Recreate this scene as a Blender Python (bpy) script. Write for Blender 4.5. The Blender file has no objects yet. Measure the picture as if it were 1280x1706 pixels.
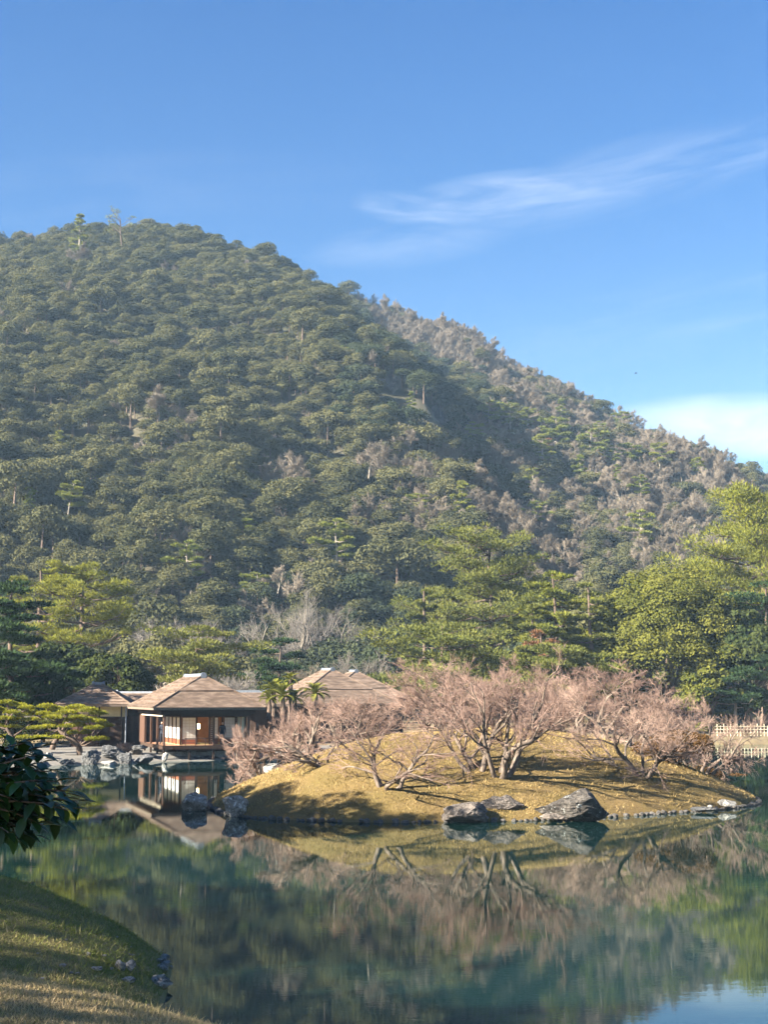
import bpy, bmesh, math, random
import numpy as np
from mathutils import Vector, Matrix

R = math.radians
S = bpy.context.scene
C = S.collection

# ------------------------------------------------------------------ camera
CAM_H, F, CX, CY, YH = 4.9, 2400.0, 640.0, 853.0, 1157.0
PITCH = math.atan((YH - CY) / F)
cam = bpy.data.cameras.new('camera')
cam.sensor_width = 36
cam.lens = 36 * F / 1706
cam.clip_start, cam.clip_end = 0.1, 6000
co = bpy.data.objects.new('camera', cam)
co.location = (0, 0, CAM_H)
co.rotation_euler = (R(90) + PITCH, 0, 0)
C.objects.link(co)
S.camera = co

# ------------------------------------------------------------------ sky and sun
SUN_EL, SUN_AZ = R(27), math.atan2(-0.89, -0.454)
SUNV = Vector((math.sin(SUN_AZ) * math.cos(SUN_EL), math.cos(SUN_AZ) * math.cos(SUN_EL), math.sin(SUN_EL)))
SKY_STRENGTH, SUN_STRENGTH, EXPOSURE, HAZE = 0.0315, 5.0, 2.6, 0.00018
S.view_settings.view_transform = 'Standard'
S.view_settings.look = 'None'
S.view_settings.gamma = 1
S.view_settings.exposure = EXPOSURE
S.view_settings.use_curve_mapping = False

world = bpy.data.worlds.new('World')
S.world = world
world.use_nodes = True
wt = world.node_tree
wt.nodes.clear()


def wn(t, **kw):
    n = wt.nodes.new(t)
    for k, v in kw.items():
        setattr(n, k, v)
    return n


def wmath(op, a, b=None, clamp=False):
    n = wn('ShaderNodeMath', operation=op, use_clamp=clamp)
    for i, v in enumerate((a, b)):
        if v is None:
            continue
        if isinstance(v, (int, float)):
            n.inputs[i].default_value = v
        else:
            wt.links.new(v, n.inputs[i])
    return n.outputs[0]


sky = wn('ShaderNodeTexSky', sky_type='NISHITA')
sky.sun_disc = False
sky.sun_elevation = SUN_EL
sky.sun_rotation = SUN_AZ
sky.altitude = 20
sky.air_density = 1.15
sky.dust_density = 0.5
sky.ozone_density = 2.2
tc = wn('ShaderNodeTexCoord')
sp = wn('ShaderNodeSeparateXYZ')
wt.links.new(tc.outputs['Generated'], sp.inputs[0])
yy = wmath('MAXIMUM', sp.outputs[1], 0.05)
az = wmath('DIVIDE', sp.outputs[0], yy)
el = wmath('DIVIDE', sp.outputs[2], yy)


def cloud(ca, ce, wa, we, slope, sa, se, thr, seed):
    """a wisp: soft elliptical region round a direction, filled with streaky noise"""
    da = wmath('SUBTRACT', az, ca)
    de = wmath('SUBTRACT', wmath('SUBTRACT', el, ce), wmath('MULTIPLY', da, slope))
    q = wmath('ADD', wmath('POWER', wmath('ABSOLUTE', wmath('DIVIDE', da, wa)), 2.0),
              wmath('POWER', wmath('ABSOLUTE', wmath('DIVIDE', de, we)), 2.0))
    m = wmath('SUBTRACT', 1.0, q, True)
    cb = wn('ShaderNodeCombineXYZ')
    wt.links.new(wmath('MULTIPLY', da, sa), cb.inputs[0])
    wt.links.new(wmath('MULTIPLY', de, se), cb.inputs[1])
    cb.inputs[2].default_value = seed
    nz = wn('ShaderNodeTexNoise')
    nz.inputs['Scale'].default_value = 1
    nz.inputs['Detail'].default_value = 7
    nz.inputs['Roughness'].default_value = 0.55
    nz.inputs['Distortion'].default_value = 0.5
    wt.links.new(cb.outputs[0], nz.inputs['Vector'])
    k = wmath('MULTIPLY', wmath('SUBTRACT', nz.outputs[0], thr), 2.6, True)
    return wmath('MULTIPLY', m, k)


def dirpx(px, py):
    a, b = (px - CX) / F, (CY - py) / F
    y = math.cos(PITCH) - b * math.sin(PITCH)
    z = math.sin(PITCH) + b * math.cos(PITCH)
    return a / y, z / y


tot = None
for (px, py, w, h, sl, sa, se, thr, seed, amt) in [
        (890, 325, 230, 52, .06, 10, 60, .35, 3.1, .42), (700, 350, 130, 34, -.12, 12, 60, .33, 2.6, .40),
        (1060, 290, 380, 75, .26, 9, 60, .42, 5.7, .24), (690, 405, 190, 45, .12, 10, 50, .36, 1.9, .22),
        (1300, 712, 300, 62, -.04, 8, 34, .20, 4.4, .80), (1150, 520, 420, 90, .2, 6, 40, .44, 6.2, .14),
        (200, 330, 520, 90, .05, 5, 30, .44, 9.2, .08)]:
    a, e = dirpx(px, py)
    c = wmath('MULTIPLY', cloud(a, e, w / F, h / F, sl, sa, se, thr, seed), amt)
    tot = c if tot is None else wmath('MAXIMUM', tot, c)
hs = wn('ShaderNodeHueSaturation')
hs.inputs['Saturation'].default_value = 1.45
hs.inputs['Value'].default_value = 0.95
hs.inputs['Hue'].default_value = 0.515
wt.links.new(sky.outputs[0], hs.inputs['Color'])
mx = wn('ShaderNodeMix', data_type='RGBA')
wt.links.new(tot, mx.inputs['Factor'])
wt.links.new(hs.outputs[0], mx.inputs['A'])
mx.inputs['B'].default_value = (7.0, 7.3, 7.7, 1)
bg = wn('ShaderNodeBackground')
bg.inputs['Strength'].default_value = SKY_STRENGTH
wo = wn('ShaderNodeOutputWorld')
wt.links.new(mx.outputs['Result'], bg.inputs['Color'])
wt.links.new(bg.outputs[0], wo.inputs['Surface'])

sl = bpy.data.lights.new('sun', 'SUN')
sl.energy = SUN_STRENGTH
sl.angle = R(0.5)
sl.color = (1.0, 0.915, 0.765)
so = bpy.data.objects.new('sun', sl)
so.rotation_euler = (-SUNV).to_track_quat('-Z', 'Y').to_euler()
so.location = (-100, 0, 200)
C.objects.link(so)

cy = S.cycles
cy.max_bounces = 6
cy.diffuse_bounces = 2
cy.glossy_bounces = 2
cy.transmission_bounces = 3
cy.transparent_max_bounces = 6
cy.volume_bounces = 0
cy.use_denoising = True
cy.denoising_prefilter = 'ACCURATE'
cy.caustics_reflective = False
cy.caustics_refractive = False


# ------------------------------------------------------------------ helpers
def W(px, py, D):
    """the point of the place that lies D metres down the garden in the direction of photograph pixel (px, py)"""
    a, e = dirpx(px, py)
    return np.array((a * D, D, CAM_H + e * D))


def proj(P):
    P = np.asarray(P, float)
    x, y, z = P[..., 0], P[..., 1], P[..., 2] - CAM_H
    d = y * math.cos(PITCH) + z * math.sin(PITCH)
    u = -y * math.sin(PITCH) + z * math.cos(PITCH)
    return CX + F * x / d, CY - F * u / d


def norm(v):
    return v / np.maximum(np.linalg.norm(v, axis=-1, keepdims=True), 1e-9)


def np_mesh(name, V, FA, mats, smooth=False, tint=None, mat_idx=None):
    """FA: list of (n,k) face arrays (each with its own k)"""
    me = bpy.data.meshes.new(name)
    V = np.asarray(V, np.float32)
    if isinstance(FA, np.ndarray):
        FA = [FA]
    FA = [np.asarray(f, np.int32) for f in FA if len(f)]
    me.vertices.add(len(V))
    me.vertices.foreach_set('co', V.ravel())
    nl = sum(f.size for f in FA)
    npoly = sum(len(f) for f in FA)
    me.loops.add(nl)
    me.loops.foreach_set('vertex_index', np.concatenate([f.ravel() for f in FA]))
    me.polygons.add(npoly)
    tot_ = np.concatenate([np.full(len(f), f.shape[1], np.int32) for f in FA])
    st = np.concatenate([[0], np.cumsum(tot_)[:-1]]).astype(np.int32)
    me.polygons.foreach_set('loop_start', st)
    me.polygons.foreach_set('loop_total', tot_)
    me.polygons.foreach_set('use_smooth', np.full(npoly, smooth, bool))
    if mat_idx is not None:
        me.polygons.foreach_set('material_index', np.asarray(mat_idx, np.int32))
    for m in mats:
        me.materials.append(m)
    if tint is not None:
        at = me.attributes.new('tint', 'FLOAT', 'FACE')
        at.data.foreach_set('value', np.asarray(tint, np.float32))
    me.update(calc_edges=True)
    return me


def link(name, data, parent=None, loc=None, rotz=0.0, scale=None):
    o = bpy.data.objects.new(name, data)
    C.objects.link(o)
    if parent is not None:
        o.parent = parent
    if loc is not None:
        o.location = [float(v) for v in loc]
    if rotz:
        o.rotation_euler = (0, 0, rotz)
    if scale is not None:
        o.scale = (scale,) * 3 if isinstance(scale, (int, float)) else scale
    return o


def tag(o, label=None, cat=None, group=None, kind=None):
    if label:
        o['label'] = label
    if cat:
        o['category'] = cat
    if group:
        o['group'] = group
    if kind:
        o['kind'] = kind
    return o


# ------------------------------------------------------------------ materials
def new_mat(name):
    m = bpy.data.materials.new(name)
    m.use_nodes = True
    m.node_tree.nodes.clear()
    return m, m.node_tree


class NB:
    def __init__(self, name):
        self.m, self.t = new_mat(name)

    def n(self, typ, **kw):
        x = self.t.nodes.new(typ)
        for k, v in kw.items():
            setattr(x, k, v)
        return x

    def l(self, a, b):
        self.t.links.new(a, b)

    def noise(self, scale, detail=5, rough=.6, vec=None, dist=0.0, stretch=None):
        x = self.n('ShaderNodeTexNoise')
        x.inputs['Scale'].default_value = scale
        x.inputs['Detail'].default_value = detail
        x.inputs['Roughness'].default_value = rough
        x.inputs['Distortion'].default_value = dist
        if vec is None:
            vec = self.coord()
        if stretch is not None:
            mp = self.n('ShaderNodeMapping')
            mp.inputs['Scale'].default_value = stretch
            self.l(vec, mp.inputs['Vector'])
            vec = mp.outputs[0]
        self.l(vec, x.inputs['Vector'])
        return x.outputs[0]

    def coord(self, kind='Object'):
        if not hasattr(self, 'tc'):
            self.tc = self.n('ShaderNodeTexCoord')
        return self.tc.outputs[kind]

    def ramp(self, fac, stops, interp='LINEAR'):
        x = self.n('ShaderNodeValToRGB')
        x.color_ramp.interpolation = interp
        e = x.color_ramp.elements
        while len(e) < len(stops):
            e.new(0.5)
        for i, (p, c) in enumerate(stops):
            e[i].position = p
            e[i].color = tuple(c) + (1,) if len(c) == 3 else c
        self.l(fac, x.inputs[0])
        return x.outputs[0]

    def mix(self, fac, a, b, blend='MIX'):
        x = self.n('ShaderNodeMix', data_type='RGBA', blend_type=blend)
        for s, v in ((x.inputs['Factor'], fac), (x.inputs['A'], a), (x.inputs['B'], b)):
            if isinstance(v, (int, float)):
                s.default_value = v
            elif isinstance(v, tuple):
                s.default_value = v + (1,) if len(v) == 3 else v
            else:
                self.l(v, s)
        return x.outputs['Result']

    def math(self, op, a, b=None, clamp=False):
        x = self.n('ShaderNodeMath', operation=op, use_clamp=clamp)
        for i, v in enumerate((a, b)):
            if v is None:
                continue
            if isinstance(v, (int, float)):
                x.inputs[i].default_value = v
            else:
                self.l(v, x.inputs[i])
        return x.outputs[0]

    def bump(self, h, strength, dist=1.0):
        x = self.n('ShaderNodeBump')
        x.inputs['Strength'].default_value = strength
        x.inputs['Distance'].default_value = dist
        self.l(h, x.inputs['Height'])
        return x.outputs[0]

    def principled(self, color, rough=.8, normal=None, spec=.3, metal=0.0, **kw):
        p = self.n('ShaderNodeBsdfPrincipled')
        if isinstance(color, tuple):
            p.inputs['Base Color'].default_value = color + (1,)
        else:
            self.l(color, p.inputs['Base Color'])
        p.inputs['Roughness'].default_value = rough
        p.inputs['Specular IOR Level'].default_value = spec
        p.inputs['Metallic'].default_value = metal
        for k, v in kw.items():
            p.inputs[k].default_value = v
        if normal is not None:
            self.l(normal, p.inputs['Normal'])
        self.out(p.outputs[0])
        return p

    def out(self, sh, socket='Surface'):
        o = self.n('ShaderNodeOutputMaterial')
        self.l(sh, o.inputs[socket])


def leaf_mat(name, c1, c2, trans=.25, gloss=0.0, rand=.5):
    b = NB(name)
    at = b.n('ShaderNodeAttribute', attribute_name='tint')
    oi = b.n('ShaderNodeObjectInfo')
    f = b.math('ADD', b.math('MULTIPLY', at.outputs['Fac'], 1 - rand), b.math('MULTIPLY', oi.outputs['Random'], rand))
    col = b.mix(f, c1, c2)
    d = b.n('ShaderNodeBsdfDiffuse')
    b.l(col, d.inputs[0])
    t = b.n('ShaderNodeBsdfTranslucent')
    b.l(b.mix(0.5, col, b.mix(1.0, col, (1.0, 1.0, .45), 'MULTIPLY')), t.inputs[0])
    ms = b.n('ShaderNodeMixShader')
    ms.inputs[0].default_value = trans
    b.l(d.outputs[0], ms.inputs[1])
    b.l(t.outputs[0], ms.inputs[2])
    sh = ms.outputs[0]
    if gloss:
        g = b.n('ShaderNodeBsdfGlossy')
        g.inputs['Roughness'].default_value = .35
        g.inputs['Color'].default_value = (.9, .95, 1, 1)
        m2 = b.n('ShaderNodeMixShader')
        m2.inputs[0].default_value = gloss
        b.l(sh, m2.inputs[1])
        b.l(g.outputs[0], m2.inputs[2])
        sh = m2.outputs[0]
    b.out(sh)
    return b.m


def noise_mat(name, stops, scale=4, detail=6, rough=.85, bump=.3, bdist=.05, stretch=None, spec=.2, bscale=None):
    b = NB(name)
    nz = b.noise(scale, detail, .62, stretch=stretch)
    col = b.ramp(nz, stops)
    oi = b.n('ShaderNodeObjectInfo')
    v = b.math('ADD', b.math('MULTIPLY', oi.outputs['Random'], .4), .8)
    col = b.mix(1.0, col, v, 'MULTIPLY')
    nrm = None
    if bump:
        h = b.noise(bscale or scale * 3, 6, .65, stretch=stretch)
        nrm = b.bump(h, bump, bdist)
    b.principled(col, rough, nrm, spec)
    return b.m


M = {}
M['hill_leaf'] = leaf_mat('hill_leaf', (.034, .040, .018), (.12, .113, .052), .18, 0, .55)
M['hill_leaf_shaded'] = leaf_mat('hill_leaf_shaded', (.024, .035, .020), (.056, .064, .034), .18, 0, .5)  # darker copy of hill_leaf: shade of gully and forest edge put into the colour
M['pine_hill'] = leaf_mat('pine_hill', (.09, .12, .024), (.21, .21, .048), .2, 0, .45)
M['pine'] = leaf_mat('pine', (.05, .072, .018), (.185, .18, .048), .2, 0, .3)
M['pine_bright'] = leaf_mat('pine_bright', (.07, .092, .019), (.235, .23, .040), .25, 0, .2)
M['pine_shaded'] = leaf_mat('pine_shaded', (.02, .042, .02), (.05, .075, .03), .2, 0, .3)  # darkened needle colour carries the shade these pines stand in
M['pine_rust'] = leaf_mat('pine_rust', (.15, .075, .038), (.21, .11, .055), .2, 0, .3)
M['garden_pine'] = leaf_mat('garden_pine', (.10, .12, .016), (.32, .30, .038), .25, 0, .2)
M['broad_leaf'] = leaf_mat('broad_leaf', (.045, .06, .014), (.17, .165, .034), .25, 0, .1)
M['broad_leaf_dark'] = leaf_mat('broad_leaf_dark', (.022, .036, .014), (.06, .07, .022), .2, 0, .2)
M['azalea_leaf'] = leaf_mat('azalea_leaf', (.05, .028, .013), (.14, .078, .03), .2, 0, .1)
M['hedge_leaf'] = leaf_mat('hedge_leaf', (.018, .028, .012), (.04, .05, .02), .15, 0, .2)
M['cycad_leaf'] = leaf_mat('cycad_leaf', (.09, .11, .02), (.20, .19, .04), .25, 0, .2)
M['straw'] = leaf_mat('straw', (.40, .33, .14), (.5, .42, .2), .3, 0, .2)
M['bark_grey'] = noise_mat('bark_grey', [(.3, (.10, .085, .07)), (.7, (.30, .26, .21))], 9, 6, .9, .5, .03, (1, 1, .35))
M['bark_dark'] = noise_mat('bark_dark', [(.3, (.05, .035, .027)), (.7, (.15, .11, .085))], 9, 6, .9, .5, .03, (1, 1, .35))
M['bark_maple'] = noise_mat('bark_maple', [(.32, (.04, .03, .025)), (.7, (.185, .145, .115))], 7, 6, .9, .4, .02, (1, 1, .5))


def twig_mat(name, c1, c2):
    b = NB(name)
    oi = b.n('ShaderNodeObjectInfo')
    nz = b.noise(1.2, 3, .5)
    f = b.math('ADD', b.math('MULTIPLY', nz, .8), b.math('MULTIPLY', b.math('SUBTRACT', oi.outputs['Random'], .5), .5), True)
    b.principled(b.mix(f, c1, c2), .8, None, .2)
    return b.m


M['twig'] = twig_mat('twig', (.18, .115, .095), (.32, .225, .175))
M['twig_hill'] = twig_mat('twig_hill', (.118, .097, .074), (.212, .174, .132))
M['twig_pale'] = twig_mat('twig_pale', (.13, .115, .10), (.20, .175, .15))


# ------------------------------------------------------------------ geometry builders
def tubes(P, Rr, sides):
    """P (N,k,3) polylines, Rr (N,k) radii -> verts, quads"""
    N, k, _ = P.shape
    T = np.empty_like(P)
    T[:, 1:-1] = P[:, 2:] - P[:, :-2]
    T[:, 0] = P[:, 1] - P[:, 0]
    T[:, -1] = P[:, -1] - P[:, -2]
    T = norm(T)
    ref = np.where(np.abs(T[:, :1, 2:3]) > .9, np.array([[[1., 0, 0]]]), np.array([[[0, 0, 1.]]]))
    A = norm(np.cross(T, np.broadcast_to(ref, T.shape)))
    B = np.cross(T, A)
    ang = np.arange(sides) * 2 * math.pi / sides
    V = P[:, :, None] + Rr[:, :, None, None] * (np.cos(ang)[None, None, :, None] * A[:, :, None] + np.sin(ang)[None, None, :, None] * B[:, :, None])
    idx = np.arange(N * k * sides).reshape(N, k, sides)
    a = idx[:, :-1]
    b = idx[:, 1:]
    an = np.roll(a, -1, 2)
    bn = np.roll(b, -1, 2)
    Q = np.stack([a, an, bn, b], -1).reshape(-1, 4)
    return V.reshape(-1, 3), Q


def join(parts):
    V, Q, off = [], [], 0
    for v, q in parts:
        V.append(v)
        Q.append(q + off)
        off += len(v)
    return np.concatenate(V), np.concatenate(Q)


def grow(rng, roots, levels):
    """recursive branching, one level at a time; returns [(polylines, radii), ...]"""
    out = []
    p = np.array([r[0] for r in roots], float)
    d = norm(np.array([r[1] for r in roots], float))
    ln = np.array([r[2] for r in roots], float)
    rad = np.array([r[3] for r in roots], float)
    for li, L in enumerate(levels):
        n, k = len(p), L['segs']
        P = np.empty((n, k + 1, 3))
        P[:, 0] = p
        D = np.empty((n, k + 1, 3))
        D[:, 0] = d
        dd = d.copy()
        for i in range(k):
            dd = norm(dd + rng.normal(0, L['wob'], (n, 3)) + np.array([0, 0, L.get('up', 0)]))
            P[:, i + 1] = P[:, i] + dd * (ln / k)[:, None]
            D[:, i + 1] = dd
        t = np.linspace(0, 1, k + 1)[None]
        Rr = rad[:, None] * (1 - t * (1 - L.get('taper', .5)))
        out.append((P, Rr))
        if li + 1 == len(levels):
            break
        X = levels[li + 1]
        c = X['n']
        tt = rng.uniform(X.get('t0', .3), 1, (n, c))
        tt[:, 0] = 1
        s = tt * k
        i0 = np.minimum(s.astype(int), k - 1)
        fr = s - i0
        rows = np.arange(n)[:, None]
        q = P[rows, i0] * (1 - fr)[..., None] + P[rows, i0 + 1] * fr[..., None]
        td = D[rows, np.minimum(i0 + 1, k)]
        ref = np.where(np.abs(td[..., 2:3]) > .9, np.array([1., 0, 0]), np.array([0, 0, 1.]))
        A = norm(np.cross(td, ref))
        B = np.cross(td, A)
        ph = rng.uniform(0, 2 * math.pi, (n, c))
        an = np.radians(rng.uniform(X['ang'][0], X['ang'][1], (n, c)))
        an[:, 0] *= .4
        nd = np.cos(an)[..., None] * td + np.sin(an)[..., None] * (np.cos(ph)[..., None] * A + np.sin(ph)[..., None] * B)
        nd[..., 2] = nd[..., 2] * X.get('flat', 1) + X.get('lift', 0)
        nd = norm(nd)
        nl = ln[:, None] * rng.uniform(X['lr'][0], X['lr'][1], (n, c)) * (1.1 - .45 * tt)
        nr = np.take_along_axis(Rr, np.minimum(i0 + 1, k), 1) * X['rr']
        nr = np.maximum(nr, X.get('rmin', 0))
        p, d, ln, rad = q.reshape(-1, 3), nd.reshape(-1, 3), nl.ravel(), nr.ravel()
    return out


def leaf_faces(rng, pos, nrm, size, aspect=.55, jit=.5):
    """rhombic leaf clusters facing roughly along nrm"""
    n = len(pos)
    nn = norm(nrm + rng.normal(0, jit, (n, 3)))
    t = norm(np.cross(nn, rng.normal(0, 1, (n, 3))))
    b = np.cross(nn, t)
    s = (size * rng.uniform(.6, 1.25, n))[:, None]
    V = np.stack([pos - t * s, pos + b * s * aspect, pos + t * s, pos - b * s * aspect], 1).reshape(-1, 3)
    return V, np.arange(n * 4).reshape(-1, 4)


def needle_faces(rng, pos, axis, length, width):
    """slim pointed tufts starting at pos and pointing along axis"""
    n = len(pos)
    a = norm(axis)
    t = norm(np.cross(a, rng.normal(0, 1, (n, 3))))
    s = (length * rng.uniform(.6, 1.2, n))[:, None]
    w = (width * rng.uniform(.7, 1.3, n))[:, None]
    V = np.stack([pos - t * w, pos + t * w, pos + a * s], 1).reshape(-1, 3)
    return V, np.arange(n * 3).reshape(-1, 3)


def sphere_dirs(rng, n):
    return norm(rng.normal(0, 1, (n, 3)))


def blob_crown(rng, blobs, n, size, aspect=.6, jit=.55, inner=.75):
    c = np.array([b[0] for b in blobs])
    r = np.array([b[1] for b in blobs])
    wgt = (r[:, 0] * r[:, 1] + r[:, 0] * r[:, 2])
    bi = rng.choice(len(blobs), n, p=wgt / wgt.sum())
    d = sphere_dirs(rng, n)
    d[:, 2] = np.where(rng.random(n) < .75, np.abs(d[:, 2]), d[:, 2])
    pos = c[bi] + d * r[bi] * rng.uniform(inner, 1.08, n)[:, None]
    nr = norm(d / r[bi])
    V, Q = leaf_faces(rng, pos, nr, size, aspect, jit)
    bt = rng.random(len(blobs))
    tint = np.clip(.55 * bt[bi] + .45 * rng.random(n), 0, 1)
    return V, Q, tint


def crown_blobs(rng, rx, rz, zc, n, br=(.32, .5), flat=.8):
    """lumps spread over an upright ellipsoid"""
    out = []
    for i in range(n):
        d = sphere_dirs(rng, 1)[0]
        d[2] = abs(d[2]) if rng.random() < .8 else d[2]
        rr = rng.uniform(*br) * rx
        k = rng.uniform(.55, .8)
        out.append((np.array((d[0] * rx * k, d[1] * rx * k, zc + d[2] * rz * k)), np.array((rr, rr, rr * flat))))
    return out


def evergreen_mesh(name, seed, H, rx, nblob, nleaf, size, leaf, bark, jit=.55):
    rng = np.random.default_rng(seed)
    bl = crown_blobs(rng, rx, H * .38, H * .58, nblob)
    V, Q, t = blob_crown(rng, bl, nleaf, size, .6, jit, .8)
    P = np.array([[(0, 0, -1.0), (rng.normal(0, .1), 0, H * .35), (0, 0, H * .7)]])
    tv, tq = tubes(P, np.array([[.22, .17, .08]]) * H / 8, 5)
    mi = np.concatenate([np.zeros(len(Q), int), np.ones(len(tq), int)])
    return np_mesh(name, np.concatenate([V, tv]), np.concatenate([Q, tq + len(V)]), [leaf, bark], False,
                   np.concatenate([t, np.zeros(len(tq))]), mi)


def bare_mesh(name, seed, H, mat_twig, mat_bark, nmul=1.0, rmin=.03):
    rng = np.random.default_rng(seed)
    lv = [dict(segs=4, wob=.08, up=.05, taper=.6),
          dict(n=7, t0=.3, ang=(25, 65), lr=(.6, .95), rr=.6, segs=4, wob=.14, up=.06),
          dict(n=6, t0=.3, ang=(20, 55), lr=(.45, .8), rr=.6, segs=3, wob=.15, up=.10, rmin=rmin),
          dict(n=int(7 * nmul), t0=.2, ang=(20, 60), lr=(.4, .7), rr=.6, segs=2, wob=.16, up=.08, taper=.6, rmin=rmin * .8),
          dict(n=4, t0=.2, ang=(20, 60), lr=(.45, .8), rr=.6, segs=1, wob=.1, up=.05, taper=.5, rmin=rmin * .7)]
    g = grow(rng, [((0, 0, -.8), (rng.normal(0, .1), rng.normal(0, .1), 1), H * .5, .02 * H)], lv)
    parts = [tubes(P, r, 5 if i == 0 else 3) for i, (P, r) in enumerate(g)]
    nb = len(parts[0][1]) + len(parts[1][1])
    V, Q = join(parts)
    mi = np.zeros(len(Q), int)
    mi[nb:] = 1
    return np_mesh(name, V, Q, [mat_bark, mat_twig], False, None, mi)


def pine_parts(seed, H, spread, nbranch, ntuft, tl, tw, z0=.35, flat=.32, lean=(0, 0), wig=.05, pad=(.22, .36),
               shape='broad', up=.15, trunk_r=None, npad=1.0):
    """curved trunk, side limbs and flat needle pads -> (trunk verts, quads), (needle verts, tris, tint)"""
    rng = np.random.default_rng(seed)
    k = 9
    t = np.linspace(0, 1, k)
    T = np.stack([lean[0] * t ** 1.5 + np.cumsum(rng.normal(0, wig, k)) * H * .12,
                  lean[1] * t ** 1.5 + np.cumsum(rng.normal(0, wig, k)) * H * .12, t * H * .96], 1)
    T[0] = (0, 0, -.5)
    tr = trunk_r or (.022 * H + .05)
    parts = [tubes(T[None], (tr * (1 - .75 * t))[None], 7)]
    pads = []
    for i in range(nbranch):
        f = z0 + (1 - z0) * (i + .5) / nbranch
        f = min(.99, f + rng.normal(0, .02))
        base = np.array([np.interp(f, t, T[:, j]) for j in range(3)])
        az_ = i * 2.4 + rng.normal(0, .4)
        g = (f - z0) / (1 - z0)
        if shape == 'broad':
            prof = math.sqrt(max(.06, 1 - g ** 2)) * (.75 + .25 * min(1, g * 3))
        elif shape == 'cone':
            prof = 1.02 - .85 * g
        else:
            prof = .5 + .5 * math.sin(math.pi * min(1, g * .8 + .2))
        L = spread * prof * rng.uniform(.65, 1.1)
        d = np.array((math.cos(az_), math.sin(az_), up + rng.normal(0, .08)))
        s = np.linspace(0, 1, 6)
        BP = base + d * (s * L)[:, None]
        BP[:, 2] += -.12 * L * np.sin(s * math.pi) + rng.normal(0, .02 * L, 6)
        BP[1:, :2] += rng.normal(0, .04 * L, (5, 2))
        r0 = max(.03, tr * .38 * (1 - .5 * g))
        parts.append(tubes(BP[None], (r0 * (1 - .8 * s))[None], 5))
        for q in range(max(2, int((2 + L * .9) * npad))):
            u = rng.uniform(.35, 1.0)
            c = np.array([np.interp(u, s, BP[:, j]) for j in range(3)])
            off = rng.normal(0, .16 * L, 2)
            c[:2] += off
            c[2] += .05 * L + rng.normal(0, .03 * L)
            pr = spread * rng.uniform(*pad) * (.6 + .4 * prof)
            pads.append((c, np.array((pr, pr, pr * flat))))
            if rng.random() < .6:
                parts.append(tubes(np.array([[BP[3], (BP[3] + c) / 2 + (0, 0, -.05), c]]), np.array([[r0 * .4, r0 * .3, .012]]), 4))
    c = np.array([p[0] for p in pads])
    r = np.array([p[1] for p in pads])
    w = r[:, 0] ** 2
    bi = rng.choice(len(pads), ntuft, p=w / w.sum())
    d = sphere_dirs(rng, ntuft)
    d[:, 2] = np.where(rng.random(ntuft) < .85, np.abs(d[:, 2]), d[:, 2] * .5)
    rho = rng.uniform(.55, 1.0, ntuft)[:, None]
    pos = c[bi] + d * r[bi] * rho
    ax = norm(d * np.array((1, 1, .8)) + np.array((0, 0, .55)) + rng.normal(0, .35, (ntuft, 3)))
    V, Q = needle_faces(rng, pos, ax, tl, tw)
    pt = rng.random(len(pads))
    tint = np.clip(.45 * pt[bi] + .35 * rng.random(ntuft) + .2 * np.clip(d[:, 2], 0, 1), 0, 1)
    return join(parts), (V, Q, tint)


def pine_tree(name, label, loc, leaf, bark, cat='tree', group=None, rotz=0, **kw):
    (tv, tq), (nv, nq, tt) = pine_parts(**kw)
    root = link(name, None, None, loc, rotz)
    tag(root, label, cat, group)
    link('trunk', np_mesh('trunk', tv, tq, [bark], True), root)
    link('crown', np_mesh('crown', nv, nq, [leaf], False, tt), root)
    return root


def rock_mesh(name, seed, size, mat, cuts=16, sub=4, rough=.16):
    rng = np.random.default_rng(seed)
    bm = bmesh.new()
    bmesh.ops.create_icosphere(bm, subdivisions=sub, radius=1)
    V = np.array([v.co[:] for v in bm.verts])
    Q = np.array([[v.index for v in f.verts] for f in bm.faces])
    bm.free()
    for i in range(cuts):
        n = sphere_dirs(rng, 1)[0]
        dd = rng.uniform(.5, .85)
        e = V @ n - dd
        V = V - np.maximum(e, 0)[:, None] * n * .96
    for f, a in ((2.2, .5), (5.0, .35), (11.0, .22)):
        ph = rng.uniform(0, 6, (3, 3))
        K = rng.normal(0, f, (3, 3))
        V = V * (1 + rough * a * (np.sin(V @ K + ph[0])).sum(1)[:, None] / 1.5)
    V += rng.normal(0, rough * .12, V.shape)
    V = V * np.array(size) / 2 / np.maximum(np.abs(V).max(0), .3)
    return np_mesh(name, V, Q, [mat], False)


def box_vf(x0, x1, y0, y1, z0, z1):
    V = np.array([(x0, y0, z0), (x1, y0, z0), (x1, y1, z0), (x0, y1, z0), (x0, y0, z1), (x1, y0, z1), (x1, y1, z1), (x0, y1, z1)], float)
    Q = np.array([(0, 3, 2, 1), (4, 5, 6, 7), (0, 1, 5, 4), (1, 2, 6, 5), (2, 3, 7, 6), (3, 0, 4, 7)])
    return V, Q


def box(name, mat, parent, x0, x1, y0, y1, z0, z1, bevel=0.0):
    me = np_mesh(name, *box_vf(x0, x1, y0, y1, z0, z1), [mat])
    if bevel:
        bm = bmesh.new()
        bm.from_mesh(me)
        bmesh.ops.bevel(bm, geom=bm.edges[:], offset=bevel, segments=1, affect='EDGES')
        bm.to_mesh(me)
        bm.free()
    return link(name, me, parent)


def boxes(name, mat, parent, lst):
    V, Q = join([box_vf(*b) for b in lst])
    return link(name, np_mesh(name, V, Q, [mat]), parent)


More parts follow.
